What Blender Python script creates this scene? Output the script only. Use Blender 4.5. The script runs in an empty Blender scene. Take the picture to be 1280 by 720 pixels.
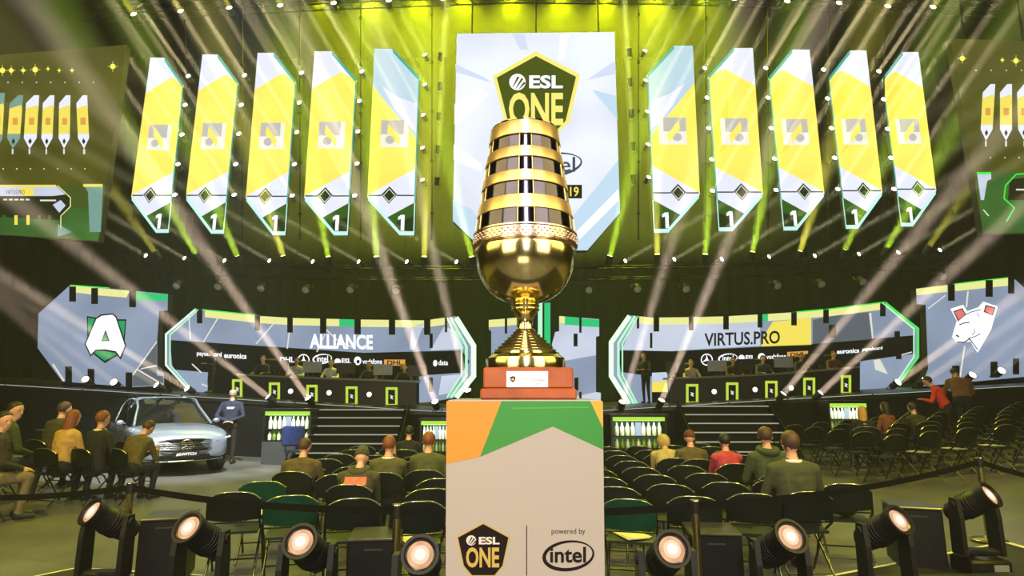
import bpy, math, random
import numpy as np
from mathutils import Vector, Matrix, Euler

random.seed(7)
SC = bpy.context.scene
COL = SC.collection
PI = math.pi

# ------------------------------------------------------------------ camera, world, big lights, exposure
FPX = 750.0
PITCH = math.atan(130.0 / FPX)
CAM = Vector((0.0, 0.0, 1.7))
camd = bpy.data.cameras.new('camera')
camd.sensor_width = 36.0
camd.lens = 36.0 * FPX / 1280.0
camd.clip_end = 200
camo = bpy.data.objects.new('camera', camd)
COL.objects.link(camo)
camo.location = CAM
camo.rotation_euler = (PI / 2 + PITCH, 0, 0)
SC.camera = camo
SC.view_settings.view_transform = 'Standard'
SC.view_settings.look = 'None'
SC.view_settings.gamma = 1.0
SC.view_settings.use_curve_mapping = False
SC.view_settings.exposure = 0.0
SC.cycles.use_denoising = True
SC.cycles.max_bounces = 5
SC.cycles.diffuse_bounces = 2
SC.cycles.glossy_bounces = 3
SC.cycles.transmission_bounces = 3
SC.cycles.volume_bounces = 0
SC.cycles.sample_clamp_indirect = 4.0

HAZE = 0.0022
w = bpy.data.worlds.new('arena_air')
SC.world = w
w.use_nodes = True
nt = w.node_tree
nt.nodes['Background'].inputs['Color'].default_value = (0.004, 0.005, 0.003, 1)
nt.nodes['Background'].inputs['Strength'].default_value = 0.3
vs = nt.nodes.new('ShaderNodeVolumeScatter')          # thin stage haze that makes the beams visible
vs.inputs['Density'].default_value = HAZE
vs.inputs['Anisotropy'].default_value = 0.15
nt.links.new(vs.outputs[0], nt.nodes['World Output'].inputs['Volume'])


def spot(name, A, B, deg, power, col, radius=0.05, blend=0.5, parent=None):
    l = bpy.data.lights.new(name, 'SPOT')
    l.energy = power
    l.color = col
    l.spot_size = math.radians(deg)
    l.spot_blend = blend
    l.shadow_soft_size = radius
    o = bpy.data.objects.new(name, l)
    COL.objects.link(o)
    A = Vector(A)
    B = Vector(B)
    o.location = A
    o.rotation_euler = (B - A).to_track_quat('-Z', 'Y').to_euler()
    return o


def beam(name, A, d, dia, spread, power, col):
    """collimated stage beam: a disc the size of the lens that shines in a very narrow cone"""
    l = bpy.data.lights.new(name, 'AREA')
    l.shape = 'DISK'
    l.size = dia
    l.spread = math.radians(spread)
    l.energy = power
    l.color = col
    o = bpy.data.objects.new(name, l)
    COL.objects.link(o)
    o.location = A
    o.rotation_euler = d.to_track_quat('-Z', 'Y').to_euler()
    return o


def area(name, A, B, sx, sy, power, col):
    l = bpy.data.lights.new(name, 'AREA')
    l.shape = 'RECTANGLE'
    l.size = sx
    l.size_y = sy
    l.energy = power
    l.color = col
    o = bpy.data.objects.new(name, l)
    COL.objects.link(o)
    o.location = A
    o.rotation_euler = (Vector(B) - Vector(A)).to_track_quat('-Z', 'Y').to_euler()
    return o


YEL = (1.0, 0.80, 0.05)
# house wash from the roof rig over the audience (warm yellow), a white pool on the car and a key on the trophy
spot('house_wash', (-7, 2.5, 11.5), (-5.5, 8, 0), 62, 4800, YEL, 0.35)
spot('house_wash', (7, 2.5, 11.5), (5.5, 8, 0), 62, 4800, YEL, 0.35)
spot('house_wash', (0, 3, 11.5), (0, 8.5, 0), 55, 1900, (1.0, 0.88, 0.42), 0.35)
spot('car_wash', (-3.5, 7.5, 9.5), (-7.5, 13.6, 0.6), 32, 13000, (0.92, 0.96, 1.0), 0.3)
spot('aisle_wash', (-1.0, 9.0, 10.0), (-4.6, 12.6, 0.0), 34, 900, (1.0, 0.97, 0.9), 0.3)
area('trophy_key', (0.2, -2.8, 4.9), (0.1, 2.2, 2.2), 0.6, 6.4, 330, (0.98, 0.95, 1.0))
area('trophy_side_fill', (-3.4, -2.4, 4.5), (0.05, 2.2, 2.1), 3.2, 6.0, 320, (1.0, 0.86, 0.60))  # broad fill panels added behind the camera to brighten the gold's reflections
area('trophy_side_fill', (3.8, -2.4, 4.5), (0.05, 2.2, 2.1), 3.2, 6.0, 320, (1.0, 0.86, 0.60))
area('side_fill', (-6.6, 0.6, 5.0), (0.0, 2.6, 1.8), 4.5, 4.4, 260, (1.0, 0.80, 0.30))  # soft panels added out of view so the trophy's sides reflect gold
area('side_fill', (6.8, 0.6, 5.0), (0.0, 2.6, 1.8), 4.5, 4.4, 260, (1.0, 0.80, 0.30))
area('plinth_key', (-0.3, -1.6, 0.7), (0.05, 2.2, 1.2), 1.4, 0.6, 14, (1.0, 0.76, 0.52))


# ------------------------------------------------------------------ projection helpers (photo pixel -> point in the arena)
def ray(px, py):
    a = (px - 640.0) / FPX
    b = (360.0 - py) / FPX
    c, s = math.cos(PITCH), math.sin(PITCH)
    return Vector((a, c - b * s, s + b * c))


def P(px, py, Y):
    d = ray(px, py)
    return CAM + d * (Y / d.y)


def floor_z(x, y=0):
    k = 0.09 * max(0.0, x - 3.6) if x > 0 else 0.04 * max(0.0, -x - 4.0)
    return k


def FL(px, py):
    d = ray(px, py)
    z = 0.0
    for _ in range(30):
        p = CAM + d * ((z - CAM.z) / d.z)
        z = 0.5 * z + 0.5 * floor_z(p.x)
    return Vector((p.x, p.y, floor_z(p.x)))


def proj(p):
    q = Vector(p) - CAM
    c, s = math.cos(PITCH), math.sin(PITCH)
    fw = q.y * c + q.z * s
    up = -q.y * s + q.z * c
    return 640 + FPX * q.x / fw, 360 - FPX * up / fw


# ------------------------------------------------------------------ materials
def lin(c):
    c = c / 255.0
    return c / 12.92 if c <= 0.04045 else ((c + 0.055) / 1.055) ** 2.4


def rgb(r, g, b):
    return (lin(r), lin(g), lin(b), 1.0)


MATS = {}


def mat(name, col, rough=0.5, metal=0.0, var=0.12, scale=8.0, bump=0.0, coat=0.0, spec=0.5, alpha=None):
    if name in MATS:
        return MATS[name]
    m = bpy.data.materials.new(name)
    m.use_nodes = True
    t = m.node_tree
    b = t.nodes['Principled BSDF']
    c = rgb(*col)
    tc = t.nodes.new('ShaderNodeTexCoord')
    n = t.nodes.new('ShaderNodeTexNoise')
    n.inputs['Scale'].default_value = scale
    n.inputs['Detail'].default_value = 3
    t.links.new(tc.outputs['Object'], n.inputs['Vector'])
    r = t.nodes.new('ShaderNodeValToRGB')
    r.color_ramp.elements[0].position = 0.3
    r.color_ramp.elements[1].position = 0.7
    r.color_ramp.elements[0].color = tuple(x * (1 - var) for x in c[:3]) + (1,)
    r.color_ramp.elements[1].color = tuple(min(1, x * (1 + var)) for x in c[:3]) + (1,)
    t.links.new(n.outputs['Fac'], r.inputs['Fac'])
    t.links.new(r.outputs['Color'], b.inputs['Base Color'])
    b.inputs['Roughness'].default_value = rough
    b.inputs['Metallic'].default_value = metal
    b.inputs['Coat Weight'].default_value = coat
    b.inputs['Specular IOR Level'].default_value = spec
    if bump:
        bp = t.nodes.new('ShaderNodeBump')
        bp.inputs['Strength'].default_value = bump
        t.links.new(n.outputs['Fac'], bp.inputs['Height'])
        t.links.new(bp.outputs['Normal'], b.inputs['Normal'])
    MATS[name] = m
    return m


def emis(name, col, strength=1.0, sample=False, var=0.0, scale=1.0):
    strength *= 1.12
    if name in MATS:
        return MATS[name]
    m = bpy.data.materials.new(name)
    m.use_nodes = True
    t = m.node_tree
    b = t.nodes['Principled BSDF']
    c = rgb(*col)
    b.inputs['Base Color'].default_value = (0.01, 0.01, 0.01, 1)
    b.inputs['Roughness'].default_value = 0.6
    b.inputs['Specular IOR Level'].default_value = 0.1
    b.inputs['Emission Strength'].default_value = strength
    if var:
        tc = t.nodes.new('ShaderNodeTexCoord')
        n = t.nodes.new('ShaderNodeTexNoise')
        n.inputs['Scale'].default_value = scale
        n.inputs['Detail'].default_value = 1
        t.links.new(tc.outputs['Object'], n.inputs['Vector'])
        r = t.nodes.new('ShaderNodeValToRGB')
        r.color_ramp.elements[0].position = 0.35
        r.color_ramp.elements[1].position = 0.65
        r.color_ramp.elements[0].color = tuple(x * (1 - var) for x in c[:3]) + (1,)
        r.color_ramp.elements[1].color = tuple(min(1, x * (1 + var)) for x in c[:3]) + (1,)
        t.links.new(n.outputs['Fac'], r.inputs['Fac'])
        t.links.new(r.outputs['Color'], b.inputs['Emission Color'])
    else:
        b.inputs['Emission Color'].default_value = c
    if not sample:
        m.cycles.emission_sampling = 'NONE'
    MATS[name] = m
    return m


BLACK = mat('black_paint', (14, 14, 14), 0.55)
MATBLACK = mat('matt_black', (9, 9, 9), 0.9)
STEEL = mat('dark_steel', (60, 60, 60), 0.35, 0.9)


# ------------------------------------------------------------------ mesh building
class MB:
    def __init__(s):
        s.v = []
        s.f = []
        s.mi = []
        s.mats = []

    def slot(s, m):
        if m not in s.mats:
            s.mats.append(m)
        return s.mats.index(m)

    def add(s, v, f, m):
        k = len(s.v)
        i = s.slot(m)
        s.v += [tuple(x) for x in v]
        for q in f:
            s.f.append(tuple(k + a for a in q))
            s.mi.append(i)
        return s

    def box(s, c, d, m, R=None, bev=0.0):
        x, y, z = d[0] / 2, d[1] / 2, d[2] / 2
        if bev:
            b = min(bev, x * .9, y * .9, z * .9)
            v = []
            f = []
            ring = lambda X, Y, Z: [(-X + b, -Y, Z), (X - b, -Y, Z), (X, -Y + b, Z), (X, Y - b, Z), (X - b, Y, Z), (-X + b, Y, Z), (-X, Y - b, Z), (-X, -Y + b, Z)]
            v += [(p[0] * (x - b) / x, p[1] * (y - b) / y, -z) for p in ring(x, y, 0)]
            v += [(p[0], p[1], -z + b) for p in ring(x, y, 0)]
            v += [(p[0], p[1], z - b) for p in ring(x, y, 0)]
            v += [(p[0] * (x - b) / x, p[1] * (y - b) / y, z) for p in ring(x, y, 0)]
            for k in range(3):
                for i in range(8):
                    j = (i + 1) % 8
                    f.append((k * 8 + i, k * 8 + j, k * 8 + 8 + j, k * 8 + 8 + i))
            f.append(tuple(range(7, -1, -1)))
            f.append(tuple(range(24, 32)))
        else:
            v = [(i * x, j * y, k * z) for i in (-1, 1) for j in (-1, 1) for k in (-1, 1)]
            f = [(0, 1, 3, 2), (4, 6, 7, 5), (0, 4, 5, 1), (2, 3, 7, 6), (0, 2, 6, 4), (1, 5, 7, 3)]
        c = Vector(c)
        v = [(R @ Vector(p) if R else Vector(p)) + c for p in v]
        return s.add(v, f, m)

    def cyl(s, a, b, r0, r1, m, n=12, cap=True):
        a, b = Vector(a), Vector(b)
        d = (b - a).normalized()
        u = d.orthogonal().normalized()
        w_ = d.cross(u)
        v = []
        for p, r in ((a, r0), (b, r1)):
            v += [p + (u * math.cos(2 * PI * i / n) + w_ * math.sin(2 * PI * i / n)) * r for i in range(n)]
        f = [(i, (i + 1) % n, n + (i + 1) % n, n + i) for i in range(n)]
        if cap:
            f += [tuple(range(n - 1, -1, -1)), tuple(range(n, 2 * n))]
        return s.add(v, f, m)

    def tube(s, pts, r, m, n=8, closed=False):
        pts = [Vector(p) for p in pts]
        k = len(pts)
        v = []
        up = None
        for i, p in enumerate(pts):
            if closed:
                d = pts[(i + 1) % k] - pts[i - 1]
            else:
                d = pts[min(i + 1, k - 1)] - pts[max(i - 1, 0)]
            d.normalize()
            if up is None:
                up = d.orthogonal().normalized()
            up = (up - d * up.dot(d))
            if up.length < 1e-4:
                up = d.orthogonal()
            up.normalize()
            w_ = d.cross(up)
            rr = r[i] if isinstance(r, (list, tuple)) else r
            v += [p + (up * math.cos(2 * PI * j / n) + w_ * math.sin(2 * PI * j / n)) * rr for j in range(n)]
        f = []
        for i in range(k if closed else k - 1):
            a, b = i * n, ((i + 1) % k) * n
            f += [(a + j, a + (j + 1) % n, b + (j + 1) % n, b + j) for j in range(n)]
        if not closed:
            f += [tuple(range(n - 1, -1, -1)), tuple(range((k - 1) * n, k * n))]
        return s.add(v, f, m)

    def lathe(s, prof, m, c=(0, 0, 0), n=48):
        v = []
        for r, z in prof:
            v += [(c[0] + r * math.cos(2 * PI * i / n), c[1] + r * math.sin(2 * PI * i / n), c[2] + z) for i in range(n)]
        f = []
        for k in range(len(prof) - 1):
            f += [(k * n + i, k * n + (i + 1) % n, k * n + n + (i + 1) % n, k * n + n + i) for i in range(n)]
        return s.add(v, f, m)

    def ball(s, c, rad, m, n=12, k=8, R=None):
        if not isinstance(rad, (tuple, list)):
            rad = (rad,) * 3
        v = [(0, 0, -1)]
        for j in range(1, k):
            t = -PI / 2 + PI * j / k
            v += [(math.cos(t) * math.cos(2 * PI * i / n), math.cos(t) * math.sin(2 * PI * i / n), math.sin(t)) for i in range(n)]
        v.append((0, 0, 1))
        f = [(0, 1 + (i + 1) % n, 1 + i) for i in range(n)]
        for j in range(k - 2):
            f += [(1 + j * n + i, 1 + j * n + (i + 1) % n, 1 + j * n + n + (i + 1) % n, 1 + j * n + n + i) for i in range(n)]
        b = 1 + (k - 2) * n
        f += [(b + i, b + (i + 1) % n, len(v) - 1) for i in range(n)]
        c = Vector(c)
        vv = []
        for p in v:
            q = Vector((p[0] * rad[0], p[1] * rad[1], p[2] * rad[2]))
            vv.append((R @ q if R else q) + c)
        return s.add(vv, f, m)

    def prism(s, front, back, m, mside=None):
        n = len(front)
        s.add(list(front) + list(back), [tuple(range(n)), tuple(range(2 * n - 1, n - 1, -1))], m)
        s.add(list(front) + list(back), [(i, n + i, n + (i + 1) % n, (i + 1) % n) for i in range(n)], mside or m)
        return s

    def face(s, pts, m):
        return s.add(pts, [tuple(range(len(pts)))], m)

    def build(s, name, parent=None, origin=None, smooth=None):
        o_ = Vector(origin) if origin is not None else (root_loc(parent) if parent is not None else Vector((0, 0, 0)))
        me = bpy.data.meshes.new(name)
        me.from_pydata([(a[0] - o_.x, a[1] - o_.y, a[2] - o_.z) for a in s.v], [], s.f)
        for m in s.mats:
            me.materials.append(m)
        me.polygons.foreach_set('material_index', s.mi)
        if smooth is not None:
            me.polygons.foreach_set('use_smooth', [True] * len(s.f))
            me.set_sharp_from_angle(angle=math.radians(smooth))
        me.update()
        ob = bpy.data.objects.new(name, me)
        COL.objects.link(ob)
        if parent is not None:
            ob.parent = parent
        elif origin is not None:
            ob.location = o_
        return ob


def root_loc(o):
    while o.parent:
        o = o.parent
    return Vector(o.get('_org', o.location))


def tag(o, label, cat, group=None, kind=None):
    o['label'] = label
    o['category'] = cat
    if group:
        o['group'] = group
    if kind:
        o['kind'] = kind
    return o


def thing(name, label, cat, loc=(0, 0, 0), rz=0.0, group=None, local=False):
    """An Empty at a thing's base. Parts are given in arena coordinates unless local."""
    o = bpy.data.objects.new(name, None)
    COL.objects.link(o)
    o.empty_display_size = 0.1
    o.location = loc
    o.rotation_euler = (0, 0, rz)
    tag(o, label, cat, group)
    o['_org'] = (0.0, 0.0, 0.0) if local else tuple(loc)
    return o


def struct(o, label, cat='setting'):
    o['kind'] = 'structure'
    o['label'] = label
    o['category'] = cat
    return o


def dup(root, loc, rot=None, label=None, scale=None):
    r = root.copy()
    COL.objects.link(r)
    r.location = loc
    if rot is not None:
        r.rotation_euler = rot
    if scale is not None:
        r.scale = (scale,) * 3
    if label:
        r['label'] = label
    for ch in list(root.children):
        c = ch.copy()
        COL.objects.link(c)
        c.parent = r
        for g in ch.children:
            d = g.copy()
            COL.objects.link(d)
            d.parent = c
    return r


ORD = ['first', 'second', 'third', 'fourth', 'fifth', 'sixth', 'seventh', 'eighth', 'ninth', 'tenth', 'eleventh', 'twelfth', 'thirteenth', 'fourteenth', 'fifteenth', 'sixteenth']

# ------------------------------------------------------------------ flat graphics (print, LED pictures)
_TXT = {}


def text_shape(s, bold=0.0, shear=0.0):
    k = (s, bold, shear)
    if k not in _TXT:
        cu = bpy.data.curves.new('glyphs', 'FONT')
        cu.body = s
        cu.size = 1
        cu.offset = bold
        cu.shear = shear
        cu.resolution_u = 3
        o = bpy.data.objects.new('glyphs', cu)
        COL.objects.link(o)
        bpy.context.view_layer.update()
        me = o.to_mesh()
        v = [(q.co.x, q.co.y) for q in me.vertices]
        f = [tuple(p.vertices) for p in me.polygons]
        o.to_mesh_clear()
        bpy.data.objects.remove(o)
        bpy.data.curves.remove(cu)
        x0, x1 = min(a[0] for a in v), max(a[0] for a in v)
        y0, y1 = min(a[1] for a in v), max(a[1] for a in v)
        _TXT[k] = ([((a - x0) / (x1 - x0), 1 - (b - y0) / (y1 - y0)) for a, b in v], f)
    return _TXT[k]


class Gfx:
    """Flat picture drawn in layers on a plane. fn(u, v, layer) -> point."""

    def __init__(s, fn):
        s.fn = fn
        s.mb = MB()
        s.l = 1

    def poly(s, pts, m, l=None):
        if l is None:
            l = s.l
        s.mb.face([s.fn(a, b, l) for a, b in pts], m)
        return s

    def rect(s, u0, v0, u1, v1, m, l=None):
        return s.poly([(u0, v0), (u1, v0), (u1, v1), (u0, v1)], m, l)

    def disc(s, cu, cv, ru, rv, m, l=None, n=20, rot=0.0):
        c, sn = math.cos(rot), math.sin(rot)
        pts = []
        for i in range(n):
            a, b = ru * math.cos(2 * PI * i / n), rv * math.sin(2 * PI * i / n)
            pts.append((cu + a * c - b * sn, cv + a * sn + b * c))
        return s.poly(pts, m, l)

    def line(s, pts, wd, m, l=None, closed=False):
        n = len(pts)
        L, R_ = [], []
        for i, (x, y) in enumerate(pts):
            ds = []
            if i > 0 or closed:
                ds.append((x - pts[i - 1][0], y - pts[i - 1][1]))
            if i < n - 1 or closed:
                ds.append((pts[(i + 1) % n][0] - x, pts[(i + 1) % n][1] - y))
            ds = [(a / max(1e-9, math.hypot(a, b)), b / max(1e-9, math.hypot(a, b))) for a, b in ds]
            tx, ty = sum(d[0] for d in ds), sum(d[1] for d in ds)
            h = max(1e-9, math.hypot(tx, ty))
            tx, ty = tx / h, ty / h
            k = 1.0 / max(0.5, tx * ds[0][0] + ty * ds[0][1])
            ww = wd[i] if isinstance(wd, (list, tuple)) else wd
            L.append((x - ty * ww / 2 * k, y + tx * ww / 2 * k))
            R_.append((x + ty * ww / 2 * k, y - tx * ww / 2 * k))
        for i in range(n if closed else n - 1):
            j = (i + 1) % n
            s.poly([L[i], L[j], R_[j], R_[i]], m, l)
        return s

    def text(s, t, u0, v0, u1, v1, m, l=None, bold=0.0, shear=0.0, dv=0.0):
        if l is None:
            l = s.l
        v, f = text_shape(t, bold, shear)
        s.mb.add([s.fn(u0 + a * (u1 - u0), v0 + b * (v1 - v0) + dv * a, l) for a, b in v], f, m)
        return s

    def done(s, name, parent, label=None):
        o = s.mb.build(name, parent)
        if label:
            o['label'] = label
        return o


def plane_fn(Y, eps=0.006):
    return lambda px, py, l: P(px, py, Y - eps * l)


def quad_fn(q, Y, eps=0.006):
    TL, TR, BR, BL = q

    def fn(u, v, l):
        a = (TL[0] + (TR[0] - TL[0]) * u, TL[1] + (TR[1] - TL[1]) * u)
        b = (BL[0] + (BR[0] - BL[0]) * u, BL[1] + (BR[1] - BL[1]) * u)
        return P(a[0] + (b[0] - a[0]) * v, a[1] + (b[1] - a[1]) * v, Y - eps * l)
    return fn


def slab(name, poly, Y, th, m, parent, mside=None):
    """A panel whose outline is given in photo pixels, standing at depth Y, th metres thick."""
    fr = [P(a, b, Y) for a, b in poly]
    bk = [p + Vector((0, th, 0)) for p in fr]
    return MB().prism(fr, bk, m, mside or BLACK).build(name, parent)


# ------------------------------------------------------------------ the arena shell
FLOORM = mat('arena_floor', (92, 92, 88), 0.38, 0, 0.25, 1.3, 0.02)
mb = MB()
xs = [-24, -18, -14, -10, -8, -6, -4, -2, 0, 2, 3.6, 5, 6, 8, 10, 14, 18, 24]
v = []
for x in xs:
    v += [(x, -8, floor_z(x)), (x, 29, floor_z(x))]
mb.add(v, [(2 * i, 2 * i + 2, 2 * i + 3, 2 * i + 1) for i in range(len(xs) - 1)], FLOORM)
mb.add([(a, b, c - 0.3) for a, b, c in v], [(2 * i, 2 * i + 1, 2 * i + 3, 2 * i + 2) for i in range(len(xs) - 1)], FLOORM)
struct(mb.build('floor'), 'grey concrete arena floor under the rows of chairs')
CURT = mat('black_curtain', (9, 10, 8), 1.0, 0, 0.3, 1.0, spec=0.0)
WALLM = mat('black_wall', (12, 12, 10), 1.0, 0, 0.3, 0.5, spec=0.0)
# pleated back drape
mb = MB()
n = 220
v = []
for i in range(n + 1):
    x = -23.5 + 47 * i / n
    y = 26.5 + 0.12 * math.sin(i * 1.9) + 0.05 * math.sin(i * 5.1)
    v += [(x, y, 0.0), (x, y, 17.5)]
mb.add(v, [(2 * i, 2 * i + 2, 2 * i + 3, 2 * i + 1) for i in range(n)], CURT)
struct(mb.build('wall_back', smooth=60), 'black pleated drape behind the stage')
struct(MB().box((-24.1, 10.5, 9), (0.2, 37, 18), WALLM).build('wall_left'), 'dark side wall on the left of the arena')
struct(MB().box((24.1, 10.5, 9), (0.2, 37, 18), WALLM).build('wall_right'), 'dark side wall on the right of the arena')
struct(MB().box((0, 29.1, 9), (48, 0.2, 18), WALLM).build('wall_end'), 'dark end wall behind the drape')
struct(MB().box((0, -8.1, 9), (48, 0.2, 18), WALLM).build('wall_rear'), 'dark rear wall of the arena')
struct(MB().box((0, 10.5, 18.1), (48, 37.4, 0.2), WALLM).build('ceiling'), 'black arena ceiling above the rig')

# a bank of thicker haze hanging behind the banners, lit from the rig above
m = bpy.data.materials.new('thick_haze')
m.use_nodes = True
m.node_tree.nodes.clear()
_o = m.node_tree.nodes.new('ShaderNodeOutputMaterial')
_v = m.node_tree.nodes.new('ShaderNodeVolumeScatter')
_v.inputs['Density'].default_value = 0.02
_v.inputs['Anisotropy'].default_value = 0.1
m.node_tree.links.new(_v.outputs[0], _o.inputs['Volume'])
hz = MB().box((0, 22.9, 12.4), (21, 5.2, 10.4), m).build('haze')
tag(hz, 'yellow green lit haze hanging behind the banners above the stage', 'haze', kind='stuff')

# ------------------------------------------------------------------ the stage
STG = mat('stage_black', (11, 11, 11), 0.7, 0, 0.3, 2.0, spec=0.2)
STGTOP = mat('stage_top', (24, 24, 24), 0.4, 0, 0.3, 2.0)
LEDW = emis('white_edge_light', (225, 232, 215), 0.55)


def deck_z(x):
    return 1.24 + 0.06 * max(0.0, abs(x) - 2.0)


def front_y(x):
    return 15.6 if x < -7 else 15.5 - 0.14 * max(0.0, x - 7.0)


stage = thing('stage', 'long curved black stage across the arena with a thin lit front edge', 'stage', (0, 15.5, 0))
xs = [-20, -16, -13, -11, -9, -7, -5.5, -4, -2, 0, 2, 4, 5.5, 7, 9, 11, 13, 16, 20]
top, bot, back, backb = [], [], [], []
for x in xs:
    top.append(Vector((x, front_y(x), deck_z(x))))
    bot.append(Vector((x, front_y(x), floor_z(x))))
    back.append(Vector((x, 22.5, deck_z(x))))
    backb.append(Vector((x, 22.5, floor_z(x))))
for i in range(len(xs) - 1):
    MB().prism([top[i], top[i + 1], back[i + 1], back[i]], [p - Vector((0, 0, 0.12)) for p in (top[i], top[i + 1], back[i + 1], back[i])], STGTOP).build('deck_section', stage)
    dz = Vector((0, 0.04, -0.13))
    dy = Vector((0, 0.05, 0))
    a = [top[i] + dz, top[i + 1] + dz, bot[i + 1] + Vector((0, .04, 0)), bot[i] + Vector((0, .04, 0))]
    MB().prism(a, [p + dy for p in a], STG).build('front_panel', stage)
    if 0 < i < len(xs) - 2:
        a = top[i] + Vector((0.02, -0.012, -0.02))
        b = top[i + 1] + Vector((-0.02, -0.012, -0.02))
        MB().tube([a, b], 0.008, LEDW, 6).build('edge_light', stage)

TREAD = mat('stair_tread', (11, 11, 11), 0.7, 0, 0.2, 4, spec=0.2)
NOSE = emis('stair_nosing', (200, 205, 185), 0.55)


def stairs(px0, px1, label):
    x0 = P(px0, 510, 15.4).x
    x1 = P(px1, 510, 15.4).x
    t = thing('stage_stairs', label, 'stairs', ((x0 + x1) / 2, 13.7, 0))
    n_ = 7
    zt = deck_z((x0 + x1) / 2)
    for k in range(n_):
        h = zt * (k + 1) / (n_ + 0.35)
        y0 = 13.65 + k * 0.255
        st = MB().box(((x0 + x1) / 2, (y0 + 15.42) / 2, h - 0.03), (x1 - x0, 15.42 - y0, 0.06), TREAD).build('step', t)
        MB().box(((x0 + x1) / 2, y0 + 0.04, h / 2 - 0.03), (x1 - x0 - 0.06, 0.03, max(0.05, h - 0.06)), STG).build('riser', st)
        MB().box(((x0 + x1) / 2, y0 - 0.008, h - 0.016), (x1 - x0 - 0.04, 0.012, 0.026), NOSE).build('nosing', st)
    for x in (x0 - 0.04, x1 + 0.04):
        pts = [(x, 13.6, 0.0), (x, 13.6, 0.22), (x, 15.42, zt + 0.05), (x, 15.42, 0)]
        MB().prism([Vector(p) for p in pts], [Vector(p) + Vector((0.04, 0, 0)) for p in pts], STG).build('side_panel', t)


stairs(398, 508, 'black stage stairs with pale edge strips left of the trophy plinth')
stairs(848, 957, 'black stage stairs with pale edge strips right of the trophy plinth')

# ------------------------------------------------------------------ LED colours
K = emis('led_black', (6, 10, 6), 0.5)
CREAM = emis('led_cream', (232, 232, 150), 0.95)
LGREEN = emis('led_green', (40, 200, 120), 0.9)
GREYB = emis('led_grey_blue', (138, 152, 176), 0.95, True, 0.12, 0.6)
GREYL = emis('led_grey_light', (196, 206, 224), 0.95, True, 0.08, 0.6)
GREYD = emis('led_grey_dark', (92, 100, 108), 0.9)
LWHITE = emis('led_white', (245, 248, 255), 1.1)
LLINE = emis('led_line', (228, 226, 214), 0.9)
NEON = emis('led_neon', (170, 240, 190), 1.15)
NEONW = emis('led_neon_white', (215, 250, 215), 1.2)
NEONG = emis('led_neon_green', (60, 220, 70), 1.1)
LYEL = emis('led_yellow', (236, 218, 90), 1.0)
INK = emis('led_ink', (18, 26, 34), 0.6)
ORANGE = emis('led_orange', (226, 160, 70), 0.9)
STEELB = mat('panel_back', (22, 22, 22), 0.6)


def top_at(pts, x):
    for (a, b), (c, d) in zip(pts, pts[1:]):
        if a <= x <= c:
            return b + (d - b) * (x - a) / max(1e-6, c - a)
    return pts[0][1] if x < pts[0][0] else pts[-1][1]


def star_logo(g, x, y, r, m, l):
    n = 22
    for k in range(n):
        a0, a1 = 2 * PI * k / n, 2 * PI * (k + 1) / n
        g.poly([(x + r * math.cos(a0), y + r * math.sin(a0)), (x + r * math.cos(a1), y + r * math.sin(a1)),
                (x + .82 * r * math.cos(a1), y + .82 * r * math.sin(a1)), (x + .82 * r * math.cos(a0), y + .82 * r * math.sin(a0))], m, l)
    for k in range(3):
        a = -PI / 2 + k * 2 * PI / 3
        g.poly([(x + .9 * r * math.cos(a), y + .9 * r * math.sin(a)), (x + .2 * r * math.cos(a + 1.05), y + .2 * r * math.sin(a + 1.05)),
                (x, y), (x + .2 * r * math.cos(a - 1.05), y + .2 * r * math.sin(a - 1.05))], m, l)


def oval_logo(g, x, y, ru, rv, m, l, wd, rot=-0.12, gap=0.0):
    pts = []
    n = 30
    for k in range(n + 1):
        t = -0.55 + gap + (2 * PI - 2 * gap) * k / n
        a, b = ru * math.cos(t), rv * math.sin(t)
        pts.append((x + a * math.cos(rot) - b * math.sin(rot), y + a * math.sin(rot) + b * math.cos(rot)))
    g.line(pts, [wd * (0.45 + 0.9 * abs(math.sin(PI * k / n))) for k in range(n + 1)], m, l)


def team_backdrop(label, outline, topline, slots, band, extras, name_text, draw):
    Y = 19.0
    c = P(sum(p[0] for p in outline) / len(outline), 500, Y)
    t = thing('team_backdrop', label, 'LED backdrop', (c.x, Y, deck_z(c.x)))
    slab('screen_body', outline, Y, 0.2, GREYB, t, STEELB)
    g = Gfx(plane_fn(Y))
    # coloured crenellations along the top edge
    xs_ = [p[0] for p in topline]
    g.l = 1
    draw(g)
    g.done('screen_picture', t)
    g = Gfx(plane_fn(Y))
    for (a, b, h) in slots:
        y0 = top_at(topline, (a + b) / 2) - 1.5
        g.rect(a, y0, b, y0 + h, K, 6)
    g.done('slot_gaps', t)
    return t


def strip(g, topline, a, b, m, h=9, l=2):
    pts = [(a, top_at(topline, a))] + [p for p in topline if a < p[0] < b] + [(b, top_at(topline, b))]
    g.poly(pts + [(x, y + h) for x, y in reversed(pts)], m, l)


# --- left team backdrop
TLl = [(243, 386), (325, 395), (366, 397.5), (451, 399.5), (531, 400.5), (570, 395)]
outl = TLl + [(594, 432), (594, 470), (570, 497), (535, 503), (451, 506), (325, 500), (240, 493), (206, 457), (206, 417)]


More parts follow.
